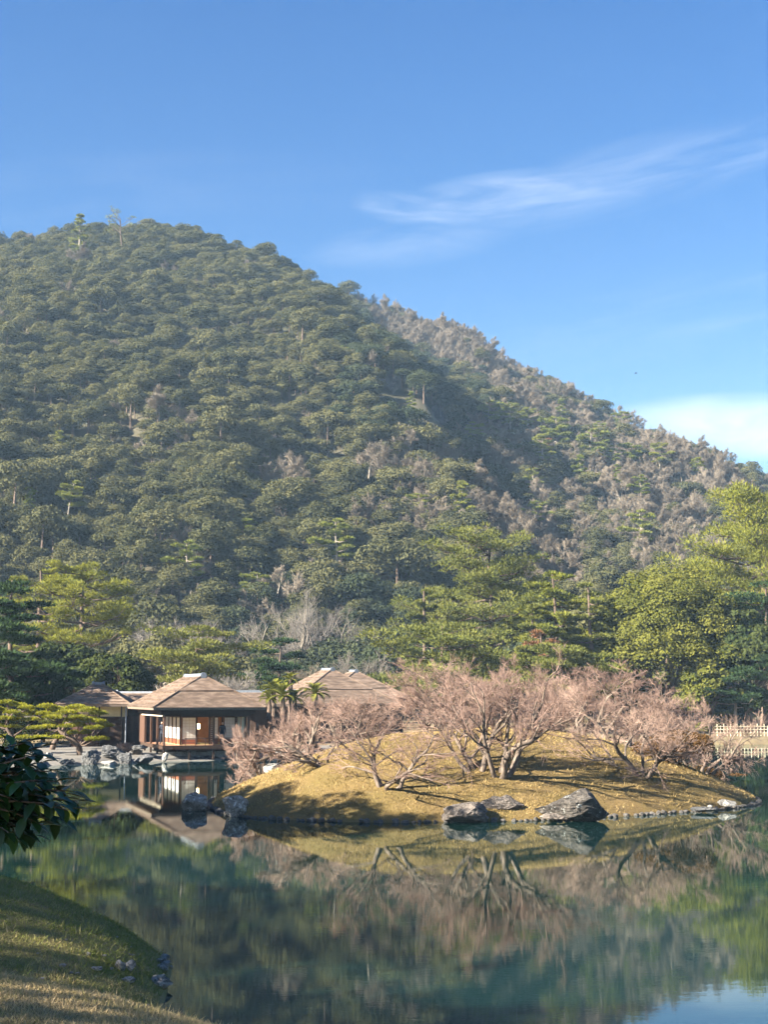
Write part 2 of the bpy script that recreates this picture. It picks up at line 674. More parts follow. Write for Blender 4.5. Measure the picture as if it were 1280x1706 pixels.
def vnoise(x, y, seed=0):
    """cheap smooth value noise, vectorised"""
    xi, yi = np.floor(x), np.floor(y)
    xf, yf = x - xi, y - yi
    xf, yf = xf * xf * (3 - 2 * xf), yf * yf * (3 - 2 * yf)

    def h(a, b):
        s = np.sin(a * 127.1 + b * 311.7 + seed * 74.7) * 43758.5453
        return s - np.floor(s)
    return (h(xi, yi) * (1 - xf) + h(xi + 1, yi) * xf) * (1 - yf) + (h(xi, yi + 1) * (1 - xf) + h(xi + 1, yi + 1) * xf) * yf


def fbm(x, y, seed=0, o=4):
    s, a, t = 0, .5, 0
    for i in range(o):
        s = s + a * vnoise(x * 2 ** i, y * 2 ** i, seed + i)
        t += a
        a *= .5
    return s / t - .5


# ------------------------------------------------------------------ terrain functions
def sstep(a, b, x):
    t = np.clip((x - a) / (b - a), 0, 1)
    return t * t * (3 - 2 * t)


# island shoreline (world x, y), closed
ISL = np.array([(-7.9, 66.5), (-6.9, 61.5), (-5.3, 58.7), (-2.6, 57.2), (0, 56.6), (3, 56.9), (6.2, 57.5), (9, 59.0), (12, 61),
                (14.6, 63), (16.8, 66.0), (17.6, 70), (17.0, 76), (15, 82), (10, 87), (3, 89), (-2, 86), (-5.4, 80), (-7.6, 73)])


def catmull(P, n):
    out = []
    m = len(P)
    for i in range(m):
        p0, p1, p2, p3 = P[i - 1], P[i], P[(i + 1) % m], P[(i + 2) % m]
        for j in range(n):
            t = j / n
            out.append(.5 * ((2 * p1) + (-p0 + p2) * t + (2 * p0 - 5 * p1 + 4 * p2 - p3) * t * t + (-p0 + 3 * p1 - 3 * p2 + p3) * t ** 3))
    return np.array(out)


ISL_C = catmull(ISL, 8)


def poly_dist(x, y, P):
    """signed distance to a closed polygon, positive inside"""
    x, y = np.atleast_1d(x).astype(float), np.atleast_1d(y).astype(float)
    best = np.full(x.shape, 1e9)
    ins = np.zeros(x.shape, bool)
    m = len(P)
    for i in range(m):
        a, b = P[i], P[(i + 1) % m]
        e = b - a
        t = np.clip(((x - a[0]) * e[0] + (y - a[1]) * e[1]) / (e @ e + 1e-12), 0, 1)
        best = np.minimum(best, np.hypot(x - a[0] - t * e[0], y - a[1] - t * e[1]))
        c = ((a[1] > y) != (b[1] > y)) & (x < (b[0] - a[0]) * (y - a[1]) / (b[1] - a[1] + 1e-12) + a[0])
        ins ^= c
    return np.where(ins, best, -best)


def island_z(x, y):
    d = poly_dist(x, y, ISL_C)
    z = 2.95 * np.sin(np.clip(d / 10.5, 0, 1) * math.pi / 2) + .16 * np.clip(d / .3, 0, 1)
    z = np.where(d < 0, np.maximum(d * .8, -.9), z)
    return z + (.12 * fbm(x * .5, y * .5, 3) + .10 * fbm(x * 1.7, y * 1.7, 4, 3)) * np.clip(d, 0, 1)


NB_D = [(2, 30), (12, 12), (16, .6), (18, -.4), (20, -1.3), (21.4, -2.1), (22.2, -3.0), (23.2, -3.45), (24.5, -3.6), (26, -3.75), (27.4, -3.95), (28.5, -4.6), (30, -6.2), (34, -10), (42, -14.5), (50, -16.8), (66, -20.5)]


def near_z(x, y):
    xs = np.interp(y, [a for a, _ in NB_D], [b for _, b in NB_D])
    sl = np.interp(y, [15, 19, 20.5, 21.5, 22.6, 23.6, 25.5, 27, 29, 33, 45], [.3, .42, .42, .36, .30, .40, .62, .66, .60, .5, .4])
    d = xs - x
    cap = np.interp(y, [18, 21, 22.6, 25, 27, 32], [1.3, 1.2, 1.2, 2.1, 2.3, 2.2])
    z = cap * (1 - np.exp(-np.maximum(d, 0) * sl / cap * 1.25)) + np.minimum(d, 0) * .5
    z = np.maximum(z, -.9)
    nz_ = np.minimum(3.15, 4.9 - .25 * y)
    m = sstep(16.0, 18.0, y)
    z = np.where(y < 18.5, nz_ * (1 - m) + z * m, z)
    return z + .12 * fbm(x * .9, y * .9, 11) * np.clip(d * 2, 0, 1)


FS = [(-140, 92), (-45, 97), (-27, 99.5), (-21, 102.5), (-18.2, 106.5), (-12, 109.5), (-6, 113), (2, 118), (12, 128), (22, 138), (30, 142), (45, 146), (140, 150)]


def far_z(x, y):
    ys = np.interp(x, [a for a, _ in FS], [b for _, b in FS])
    d = y - ys
    z = np.where(d < 0, np.maximum(d * .5, -1.0), .42 * sstep(0, 1.6, d) + .006 * d)
    return z + .10 * fbm(x * .35, y * .35, 5) * sstep(.8, 3, d)


RA = [(-900, 700), (-600, 520), (-300, 395), (-100, 370), (0, 368), (60, 368), (130, 369), (250, 370), (330, 386), (400, 403), (470, 430), (512, 449), (560, 492), (620, 545),
      (680, 602), (740, 668), (790, 730), (900, 830), (1000, 910), (1150, 1000), (1400, 1070), (1800, 1110)]
DA = [(-900, 430), (0, 520), (300, 520), (512, 480), (620, 420), (700, 375), (790, 330), (1000, 290), (1800, 270)]
RB = [(-900, 800), (300, 440), (500, 458), (560, 458), (600, 476), (640, 493), (700, 504), (750, 520), (800, 543), (850, 575), (900, 604), (940, 633), (1000, 664),
      (1050, 692), (1100, 708), (1150, 716), (1200, 742), (1280, 778), (1500, 870), (1900, 1000), (2300, 1090)]
DB = [(-900, 560), (500, 610), (700, 600), (900, 560), (1100, 530), (1280, 510), (1900, 430)]
TREE_H = 10.0


def hill_parts(x, y):
    D = y
    px = CX + F * x / y * .985
    out = []
    for Rr, Dd, D0, pw in ((RA, DA, 228, .92), (RB, DB, 245, 1.0)):
        py = np.interp(px, [a for a, _ in Rr], [b for _, b in Rr])
        dr = np.interp(px, [a for a, _ in Dd], [b for _, b in Dd])
        a, b = (px - CX) / F, (CY - py) / F
        e = (math.sin(PITCH) + b * math.cos(PITCH)) / (math.cos(PITCH) - b * math.sin(PITCH))
        zr = CAM_H + e * dr - TREE_H - (5.5 if D0 < 240 else 0)
        s = (D - D0) / (dr - D0)
        z = np.where(s <= 1, zr * np.clip(s, 0, 1) ** pw, zr * (1 - np.clip((s - 1) * 1.5, 0, 1) ** 1.4))
        env = np.clip(s, 0, 1) * np.clip(1.15 - s, 0, 1) * 4
        z = z + env * (19 * fbm(x / 46, y / 75, 21 if D0 < 240 else 33, 3) + 7 * fbm(x / 17, y / 26, 8, 2))
        out.append(z)
    return out


def hill_z(x, y):
    a, b = hill_parts(x, y)
    m = .5 * (a + b + np.sqrt((a - b) ** 2 + 26 ** 2 * sstep(40, 90, np.maximum(a, b)) * sstep(10, 60, b)))
    return np.maximum(m, 0) + .8


def hit(px, py, fn, d0, d1, n=1500):
    """where the line of sight of a pixel meets a height function"""
    D = np.linspace(d0, d1, n)
    a, e = dirpx(px, py)
    z = CAM_H + e * D
    g = fn(a * D, D)
    k = np.nonzero(z <= g)[0]
    i = k[0] if len(k) else n - 1
    return np.array((a * D[i], D[i], float(g[i])))


# ================================================================== SETTING
# ------------------------------------------------------------------ ground, water, hill
def grass_ground(name, dry, mid, green, scale=1.0, bump=.5):
    b = NB(name)
    n1 = b.noise(.55 * scale, 5, .6)
    n2 = b.noise(9 * scale, 6, .75, stretch=(1, 1.6, 1))
    n3 = b.noise(60 * scale, 4, .7)
    col = b.mix(b.ramp(n1, [(.38, (0, 0, 0)), (.66, (1, 1, 1))]), dry, green)
    col = b.mix(b.ramp(n2, [(.35, (0, 0, 0)), (.7, (1, 1, 1))]), col, mid)
    col = b.mix(b.ramp(n3, [(.35, (.0, .0, .0)), (.75, (1, 1, 1))]), b.mix(1.0, col, (.55, .5, .45), 'MULTIPLY'), col)
    n4 = b.noise(.9 * scale, 7, .7, dist=.6)
    col = b.mix(b.ramp(n4, [(.58, (0, 0, 0)), (.70, (.75, .75, .75))]), col, (.13, .10, .065))
    h = b.math('ADD', b.math('MULTIPLY', n2, .6), b.math('MULTIPLY', n3, .4))
    b.principled(col, .95, b.bump(h, bump, .13 / scale), .1)
    return b.m


M['island_turf'] = grass_ground('island_turf', (.34, .245, .108), (.225, .163, .076), (.285, .23, .082), 1.0, 1.0)
M['bank_turf'] = grass_ground('bank_turf', (.36, .28, .16), (.27, .23, .11), (.23, .24, .075), 1.5)
M['far_ground'] = noise_mat('far_ground', [(.35, (.16, .12, .07)), (.7, (.28, .22, .12))], .5, 6, .95, .3, .05)
M['gravel'] = noise_mat('gravel', [(.3, (.15, .14, .125)), (.7, (.235, .215, .19))], 3, 8, .95, .3, .02)
M['hill_soil'] = noise_mat('hill_soil', [(.35, (.035, .035, .02)), (.7, (.09, .075, .05))], .08, 6, .95, 0)
M['scree'] = noise_mat('scree', [(.3, (.05, .047, .043)), (.55, (.095, .088, .08)), (.75, (.16, .147, .132))], .35, 8, .95, .8, .6)

b = NB('pond_water')
v = b.coord('Object')
n1 = b.noise(1.0, 3, .5, v, .3, (1.1, 3.4, 1))
n2 = b.noise(1.0, 2, .5, v, .2, (.16, .42, 1))
n3 = b.noise(1.0, 2, .5, v, 0, (5, 13, 1))
patch = b.ramp(b.noise(.055, 3, .5, v), [(.35, (.35, .35, .35)), (.65, (1, 1, 1))])
h = b.math('MULTIPLY', b.math('ADD', b.math('ADD', b.math('MULTIPLY', n1, .0006), b.math('MULTIPLY', n2, .0009)), b.math('MULTIPLY', n3, .00035)), patch)
bn = b.bump(h, 1.0, 1.0)
wd = b.n('ShaderNodeBsdfDiffuse')
wd.inputs[0].default_value = (.003, .016, .015, 1)
wg = b.n('ShaderNodeBsdfGlossy')
wg.inputs['Roughness'].default_value = 0.0
wg.inputs['Color'].default_value = (.90, .98, .98, 1)
wf = b.n('ShaderNodeFresnel')
wf.inputs['IOR'].default_value = 1.72
b.l(bn, wg.inputs['Normal'])
b.l(bn, wf.inputs['Normal'])
wm = b.n('ShaderNodeMixShader')
b.l(wf.outputs[0], wm.inputs[0])
b.l(wd.outputs[0], wm.inputs[1])
b.l(wg.outputs[0], wm.inputs[2])
b.out(wm.outputs[0])
M['water'] = b.m

gp = np_mesh('ground', [(-1500, -1500, -1.6), (1500, -1500, -1.6), (1500, 1500, -1.6), (-1500, 1500, -1.6)], np.array([[0, 1, 2, 3]]), [M['far_ground']])
tag(link('ground', gp), kind='structure')
wp = np_mesh('pond_water', [(-130, -20, 0), (130, -20, 0), (130, 160, 0), (-130, 160, 0)], np.array([[0, 1, 2, 3]]), [M['water']])
tag(link('pond_water', wp), kind='structure')


def grid_sheet(name, xs, ys, fn, mats, keep=None, matfn=None, kind='structure'):
    X, Y = np.meshgrid(xs, ys)
    Z = fn(X.ravel(), Y.ravel())
    V = np.stack([X.ravel(), Y.ravel(), Z], 1)
    nx, ny = len(xs), len(ys)
    i = np.arange(nx * ny).reshape(ny, nx)
    Q = np.stack([i[:-1, :-1], i[:-1, 1:], i[1:, 1:], i[1:, :-1]], -1).reshape(-1, 4)
    if keep is not None:
        k = keep(V[Q].mean(1))
        Q = Q[k]
    mi = matfn(V[Q].mean(1)) if matfn else None
    o = link(name, np_mesh(name, V, Q, mats, True, None, mi))
    return tag(o, kind=kind)


island = grid_sheet('island', np.arange(-10.4, 19.5, .22), np.arange(54.5, 91, .22), island_z, [M['island_turf']], lambda c: c[:, 2] > -.85)
bank = grid_sheet('grass_bank', np.arange(-46, 12, .3), np.arange(-18, 67, .3), near_z, [M['bank_turf']], lambda c: c[:, 2] > -.85)
shore = grid_sheet('garden_ground', np.arange(-140, 141, 1.6), np.arange(90, 275, 1.25), far_z, [M['far_ground'], M['gravel']],
                   lambda c: c[:, 2] > -.95, lambda c: ((c[:, 0] < -4) & (c[:, 1] < 128)).astype(int))
# hillside as a fan so that near slopes carry more detail
aa = np.linspace(-.62, .62, 240)
dd = np.linspace(226, 700, 190)
A, D_ = np.meshgrid(aa, dd)
HX, HY = (A * D_).ravel(), D_.ravel()
HZ = hill_z(HX, HY)
i = np.arange(len(HX)).reshape(A.shape)
HQ = np.stack([i[:-1, :-1], i[:-1, 1:], i[1:, 1:], i[1:, :-1]], -1).reshape(-1, 4)
hm = np_mesh('hill', np.stack([HX, HY, HZ], 1), HQ, [M['hill_soil']], True)
tag(link('hill', hm), kind='structure')

hz = NB('haze_air')
pv = hz.n('ShaderNodeVolumePrincipled')
pv.inputs['Color'].default_value = (.46, .70, 1.0, 1)
pv.inputs['Density'].default_value = HAZE
pv.inputs['Anisotropy'].default_value = 0.0
hz.out(pv.outputs[0], 'Volume')
hv, hq = box_vf(-1600, 1600, -1600, 1600, -3.0, 235)
tag(link('haze', np_mesh('haze', hv, hq, [hz.m])), kind='stuff')

# ------------------------------------------------------------------ buildings
M['shingle'] = noise_mat('shingle', [(.25, (.058, .041, .031)), (.5, (.14, .10, .076)), (.75, (.26, .195, .15))], 1.0, 8, .95, .6, .03, (1.2, 1.2, 6), .1, 6)
M['roof_edge'] = noise_mat('roof_edge', [(.3, (.10, .075, .06)), (.7, (.22, .17, .13))], 6, 5, .95, .4, .02)
M['tile'] = noise_mat('tile', [(.3, (.10, .115, .14)), (.7, (.19, .215, .25))], 6, 5, .6, .2, .02, None, .4)
M['ridge_pale'] = noise_mat('ridge_pale', [(.3, (.26, .28, .31)), (.7, (.38, .40, .44))], 4, 4, .6, .1, .02, None, .4)
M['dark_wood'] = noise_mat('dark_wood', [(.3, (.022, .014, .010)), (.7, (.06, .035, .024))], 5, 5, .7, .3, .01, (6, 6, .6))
M['brown_wood'] = noise_mat('brown_wood', [(.3, (.05, .026, .018)), (.7, (.12, .066, .045))], 5, 5, .65, .3, .01, (6, 6, .6))
M['red_wood'] = noise_mat('red_wood', [(.3, (.16, .05, .025)), (.7, (.28, .10, .05))], 5, 5, .6, .2, .01, (.6, .6, 6))
M['floor_wood'] = noise_mat('floor_wood', [(.3, (.26, .13, .07)), (.7, (.38, .21, .12))], 5, 5, .45, .15, .01, (8, .6, 1), .4)
M['pale_wood'] = noise_mat('pale_wood', [(.3, (.40, .33, .25)), (.7, (.54, .46, .36))], 6, 5, .7, .15, .01, (1, 1, 1))
M['ochre_wall'] = noise_mat('ochre_wall', [(.3, (.56, .41, .18)), (.7, (.66, .50, .25))], 3, 5, .9, .15, .01)
M['cream_wall'] = noise_mat('cream_wall', [(.3, (.62, .54, .38)), (.7, (.72, .64, .48))], 3, 5, .9, .1, .01)
M['white_plaster'] = noise_mat('white_plaster', [(.3, (.70, .69, .66)), (.7, (.80, .79, .76))], 3, 5, .9, .1, .01)
M['inner_wall'] = noise_mat('inner_wall', [(.3, (.30, .15, .06)), (.7, (.42, .22, .10))], 2, 5, .9, .1, .01)
M['tatami'] = noise_mat('tatami', [(.3, (.34, .28, .14)), (.7, (.44, .37, .2))], 9, 5, .8, .15, .01)
pb = NB('shoji_paper')
pd = pb.n('ShaderNodeBsdfDiffuse')
pb.l(pb.ramp(pb.noise(4, 4, .5), [(.3, (.80, .80, .78)), (.7, (.86, .86, .84))]), pd.inputs[0])
pt = pb.n('ShaderNodeBsdfTranslucent')
pt.inputs[0].default_value = (.85, .84, .78, 1)
pm = pb.n('ShaderNodeMixShader')
pm.inputs[0].default_value = .5
pb.l(pd.outputs[0], pm.inputs[1])
pb.l(pt.outputs[0], pm.inputs[2])
pb.out(pm.outputs[0])
M['paper'] = pb.m
lb = NB('lit_lamp_paper')
lp = lb.principled((.9, .75, .5), .9)
lb.l(lb.ramp(lb.noise(3, 2, .5), [(.3, (1, .62, .25)), (.7, (1, .72, .36))]), lp.inputs['Emission Color'])
lp.inputs['Emission Strength'].default_value = 2.4
M['lamp_paper'] = lb.m


def rock_mat(name, dark, light, lichen, amount):
    b = NB(name)
    n1 = b.noise(1.6, 8, .7, dist=.4)
    col = b.ramp(n1, [(.3, dark), (.68, light)])
    vo = b.n('ShaderNodeTexVoronoi')
    vo.inputs['Scale'].default_value = 3.2
    vc = b.mix(.35, b.coord(), b.n('ShaderNodeTexNoise').outputs['Color'], 'ADD')
    b.l(vc, vo.inputs['Vector'])
    n2 = b.noise(5, 8, .75, dist=.8)
    k = b.ramp(b.math('MULTIPLY', n2, 1.0), [(amount, (0, 0, 0)), (amount + .05, (1, 1, 1))])
    col = b.mix(k, col, lichen)
    cr = b.noise(2.3, 6, .6, dist=1.6)
    crack = b.ramp(b.math('ABSOLUTE', b.math('SUBTRACT', cr, .5)), [(.0, (.35, .35, .35)), (.025, (1, 1, 1))])
    col = b.mix(1.0, col, crack, 'MULTIPLY')
    h = b.math('ADD', b.math('MULTIPLY', n2, .7), b.math('MULTIPLY', crack, .3))
    b.principled(col, .85, b.bump(h, 1.0, .14), .2)
    return b.m


M['rock_warm'] = rock_mat('rock_warm', (.085, .072, .062), (.24, .205, .18), (.40, .37, .33), .62)
M['rock_dark'] = rock_mat('rock_dark', (.032, .028, .026), (.13, .115, .10), (.50, .52, .50), .585)
M['rock_lichen'] = rock_mat('rock_lichen', (.22, .195, .16), (.48, .43, .36), (.80, .76, .68), .55)
M['rock_shore'] = rock_mat('rock_shore', (.05, .05, .05), (.17, .17, .17), (.44, .45, .44), .59)
M['pale_stone'] = rock_mat('pale_stone', (.27, .255, .23), (.44, .42, .39), (.55, .53, .50), .62)
M['edge_stone'] = rock_mat('edge_stone', (.07, .065, .06), (.25, .23, .21), (.36, .35, .33), .6)


def slope_course(name, parent, a0, a1, b1, b0, t, lift, mat):
    """one roof course: a thin slab between lower edge a0-a1 and upper edge b0-b1, its lower edge proud"""
    a0, a1, b0, b1 = map(np.array, (a0, a1, b0, b1))
    n = norm(np.cross(a1 - a0, b0 - a0))
    V = np.array([a0, a1, b1, b0, a0 + n * (t + lift), a1 + n * (t + lift), b1 + n * t, b0 + n * t])
    Q = np.array([(0, 3, 2, 1), (4, 5, 6, 7), (0, 1, 5, 4), (1, 2, 6, 5), (2, 3, 7, 6), (3, 0, 4, 7)])
    return link(name, np_mesh(name, V, Q, [mat]), parent)


def hip_roof(bld, u0, u1, v0, v1, ze, zr, in0, in1, axis='v', courses=(8, 8, 8, 8), step=None, th=.07, seed=0, ridge_mat='tile', ridge_h=.22):
    """hipped roof of shingle courses over the rectangle, ridge along axis, hip insets in0/in1"""
    rng = random.Random(seed)
    uc, vc = (u0 + u1) / 2, (v0 + v1) / 2
    if axis == 'v':
        r0, r1 = np.array((uc, v0 + in0, zr)), np.array((uc, v1 - in1, zr))
        E = [((u0, v0), (u1, v0), r0, r0), ((u1, v0), (u1, v1), r0, r1), ((u1, v1), (u0, v1), r1, r1), ((u0, v1), (u0, v0), r1, r0)]
    else:
        r0, r1 = np.array((u0 + in0, vc, zr)), np.array((u1 - in1, vc, zr))
        E = [((u0, v0), (u1, v0), r0, r1), ((u1, v0), (u1, v1), r1, r1), ((u1, v1), (u0, v1), r1, r0), ((u0, v1), (u0, v0), r0, r0)]
    V = np.array([(u0, v0, ze), (u1, v0, ze), (u1, v1, ze), (u0, v1, ze), r0, r1,
                  (u0 + .05, v0 + .05, ze - .16), (u1 - .05, v0 + .05, ze - .16), (u1 - .05, v1 - .05, ze - .16), (u0 + .05, v1 - .05, ze - .16)])
    if axis == 'v':
        FT, FQ = [(0, 1, 4), (2, 3, 5)], [(1, 2, 5, 4), (3, 0, 4, 5)]
    else:
        FT, FQ = [(1, 2, 5), (3, 0, 4)], [(0, 1, 5, 4), (2, 3, 4, 5)]
    FQ += [(0, 6, 7, 1), (1, 7, 8, 2), (2, 8, 9, 3), (3, 9, 6, 0), (9, 8, 7, 6)]
    roof = link('roof', np_mesh('roof', V, [np.array(FT), np.array(FQ)], [M['roof_edge']]), bld)
    for si, (pa, pb_, ra, rb) in enumerate(E):
        a = np.array((pa[0], pa[1], ze))
        c = np.array((pb_[0], pb_[1], ze))
        n = courses[si]
        for k in range(n):
            f0, f1 = k / n, (k + 1) / n
            st = step if step is not None else .5
            lift = (rng.uniform(.08, .12) if si == 3 else rng.uniform(.03, .06) if n > 6 else .012) + (.07 if abs(f0 - round(st * n) / n) < 1e-6 and step is not None else 0)
            slope_course('shingle_course', roof, a + (ra - a) * f0, c + (rb - c) * f0, c + (rb - c) * f1, a + (ra - a) * f1, th * .4, lift, M['shingle'])
    # ridge: cap with end tiles
    d = r1 - r0
    L = np.linalg.norm(d)
    yaw = math.atan2(d[1], d[0])
    rg = link('ridge', np_mesh('ridge', *box_vf(-.2, L + .2, -.16, .16, -.06, ridge_h * .8), [M[ridge_mat]]), roof, r0, yaw)
    for e in (-.28, L + .12):
        kk, qq = tubes(np.array([[(e, 0, .02), (e + .17, 0, .02)]]), np.array([[.24, .24]]), 10)
        cap = np.array([list(range(9, -1, -1)), list(range(10, 20))])
        c = link('ridge_end_tile', np_mesh('ridge_end_tile', kk, [qq, cap], [M[ridge_mat]]), roof, r0, yaw)
    for si, (pa, pb_, ra, rb) in enumerate(E):   # hip rolls
        a = np.array((pa[0], pa[1], ze + .05))
        s = np.linspace(0, 1, 9)[:, None]
        P = (a + (ra + (0, 0, .05) - a) * s)[None]
        kv, kq = tubes(P, np.full((1, 9), .085), 6)
        link('hip_roll', np_mesh('hip_roll', kv, kq, [M['shingle']], True), roof)
    return roof


def place_building(name, label, cat, at, yaw):
    return tag(link(name, None, None, at, yaw), label, cat)


# --- the tea pavilion on the water
YAW = R(19)
org = W(273, 1241, 108.0)
pav = place_building('tea_pavilion', 'open tea pavilion over the water with tall brown hipped shingle roof and white paper screens', 'pavilion', (org[0], org[1], 0), YAW)
FZ, EZ, BZ = 1.12, 3.92, 3.42        # floor, eave, beam soffit
PW, PL = 6.5, 11.0
hip_roof(pav, -1.05, PW + 1.0, -1.05, PL, EZ, 6.32, 2.85, 2.85, 'v', (2, 8, 6, 9), .5, .07, 3)
box('eave_beam', M['dark_wood'], pav, -.35, PW + .35, -.35, -.12, BZ + .02, EZ - .17)
box('eave_beam', M['dark_wood'], pav, -.35, -.12, -.118, PL - 1, BZ + .02, EZ - .17)
box('ceiling', M['dark_wood'], pav, -.117, PW + .3, -.117, PL - 1.2, EZ - .30, EZ - .2)
box('lintel', M['dark_wood'], pav, -.09, PW + .1, -.09, .09, BZ - .12, BZ + .017)
for vv in (0, 2.8, 5.6, 8.4):
    box('veranda_post', M['brown_wood'], pav, -.08, .08, vv - .08, vv + .08, FZ, BZ + .3, .01)
for uu in (3.72, PW - .1):
    box('veranda_post', M['brown_wood'], pav, uu - .08, uu + .08, -.08, .08, FZ, BZ - .121, .01)
kv, kq = tubes(np.array([[(-.16, -.3, BZ - .1), (-.16, 8.9, BZ - .1)]]), np.array([[.07, .07]]), 8)
link('curtain_rail', np_mesh('curtain_rail', kv, kq, [M['pale_wood']], True), pav)
# storm shutters at the far end of the left side
for k in range(4):
    box('shutter_board', M['brown_wood'], pav, -.06, .0, 8.5 + k * .55, 8.5 + k * .55 + .53, FZ, BZ - .02)
# floor boards
for k in range(5):
    box('floor_board', M['floor_wood'], pav, -.1 + 0.31 * k, -.1 + .31 * k + .30, -.1, PL - 1.4, FZ - .06, FZ)
for k in range(5):
    box('floor_board', M['floor_wood'], pav, 1.46, PW + .2, -.1 + .31 * k, -.1 + .31 * k + .30, FZ - .06, FZ)
box('floor_beam', M['dark_wood'], pav, -.14, PW + .22, -.14, -.105, FZ - .26, FZ + .02)
box('floor_beam', M['dark_wood'], pav, -.14, -.105, -.10, PL - 1.4, FZ - .26, FZ + .02)
box('room_floor', M['tatami'], pav, 1.46, PW + .2, 1.46, PL - 1.5, FZ - .06, FZ + .03)
for uu, vv in ((0, 0), (1.9, 0), (3.72, 0), (5.2, 0), (PW, 0), (0, 2.8), (0, 5.6), (0, 8.4)):
    box('floor_strut', M['dark_wood'], pav, uu - .07, uu + .07, vv - .07, vv + .07, .1, FZ - .262)
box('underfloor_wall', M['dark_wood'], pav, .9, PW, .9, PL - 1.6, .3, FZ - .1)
# inner room: set back behind the veranda
IN = 1.5
IV = IN
box('inner_lintel', M['dark_wood'], pav, IN - .05, PW + .15, IV - .05, IV + .05, BZ - .22, EZ - .31)
box('inner_lintel', M['dark_wood'], pav, IN - .05, IN + .05, IV + .052, PL - 1.6, BZ - .22, EZ - .31)
box('back_wall', M['inner_wall'], pav, IN, PW, 6.2, 6.3, FZ, EZ - .3)
box('right_wall', M['inner_wall'], pav, PW + .05, PW + .12, IV + .06, 6.2, FZ, EZ - .3)


def shoji(u0, u1, v0, v1, label=None, kick=True, z0=FZ + .03, z1=BZ - .225):
    """sliding screen: paper, muntin grid, frame, wooden kick panel"""
    al = abs(u1 - u0) > abs(v1 - v0)
    ln = abs(u1 - u0) if al else abs(v1 - v0)
    f = link('shoji_screen', None, pav, (u0, v0, 0), 0 if al else R(90))
    kz = z0 + (.38 if kick else .05)
    box('paper', M['paper'], f, .03, ln - .03, -.004, .004, kz, z1 - .03)
    lst = [(0, .035, -.02, .02, z0, z1), (ln - .035, ln, -.02, .02, z0, z1), (.036, ln - .036, -.02, .02, z1 - .04, z1), (.036, ln - .036, -.02, .02, kz - .02, kz + .02)]
    boxes('screen_frame', M['brown_wood'], f, lst)
    g = []
    for k in range(1, 4):
        x = ln * k / 4
        g.append((x - .006, x + .006, -.012, -.006, kz + .021, z1 - .041))
    for k in range(1, 7):
        z = kz + (z1 - kz) * k / 7
        g.append((.036, ln - .036, -.019, -.0125, z - .006, z + .006))
    boxes('muntin', M['pale_wood'], f, g)
    if kick:
        box('kick_panel', M['red_wood'], f, .036, ln - .036, -.012, .012, z0 + .01, kz - .021)
    return f


shoji(IN + .12, IN + 1.22, IV, IV)
shoji(4.85, 5.72, IV, IV)
shoji(4.02, 4.40, IV, IV, kick=True)
for uu in (IN, 2.72, 3.72, 4.72, 5.8, PW):
    box('inner_post', M['dark_wood'], pav, uu - .06, uu + .06, IV - .062, IV + .062, FZ + .03, BZ - .222)
for k, vv in enumerate((1.75, 3.3, 4.85, 6.4, 7.9)):
    shoji(IN, IN, vv, vv + 1.25)
    box('inner_post', M['dark_wood'], pav, IN - .062, IN + .062, vv + 1.27, vv + 1.41, FZ + .03, BZ - .222)
for u0, u1 in ((5.9, 6.12), (6.2, 6.42)):
    box('cream_panel', M['cream_wall'], pav, u0, u1, IV - .03, IV + .03, FZ + .3, BZ - .23)
# lattice door leaf beside the standing man
lt = box('lattice_door', M['brown_wood'], pav, 3.82, 4.0, IV - .02, IV + .02, FZ + .03, BZ - .23)
for k in range(12):
    z = FZ + .2 + k * .155
    box('lattice_slat', M['pale_wood'], lt, 3.83, 3.99, IV - .035, IV - .021, z, z + .05)
# low railing along the front
for a, b_ in ((IN + .05, 3.6), (3.84, PW + .2)):
    r_ = box('railing', M['brown_wood'], pav, a, b_, .02, .08, FZ + .50, FZ + .56)
    for q in np.arange(a + .05, b_, .75):
        box('railing_post', M['brown_wood'], r_, q, q + .05, .025, .075, FZ, FZ + .499)
    box('lower_rail', M['brown_wood'], r_, a, b_, .03, .07, FZ + .22, FZ + .26)

lampo = tag(link('floor_lamp', None, None), 'small lit paper floor lamp glowing inside the tea pavilion', 'lamp')
lampo.parent = None
Mx = Matrix.Translation((org[0], org[1], 0)) @ Matrix.Rotation(YAW, 4, 'Z')
lampo.location = Mx @ Vector((3.15, 3.0, FZ + .03))
box('lamp_shade', M['lamp_paper'], lampo, -.14, .14, -.14, .14, 1.12, 1.52, .02)
box('lamp_stand', M['dark_wood'], lampo, -.02, .02, -.02, .02, .04, 1.12)
box('lamp_base', M['dark_wood'], lampo, -.16, .16, -.16, .16, 0, .04)

ll = bpy.data.lights.new('lamp_bulb', 'POINT')
ll.energy = 11
ll.color = (1.0, .66, .34)
ll.shadow_soft_size = .13
lo_ = bpy.data.objects.new('lamp_bulb', ll)
C.objects.link(lo_)
lo_.parent = lampo
lo_.location = (0, 0, 1.72)
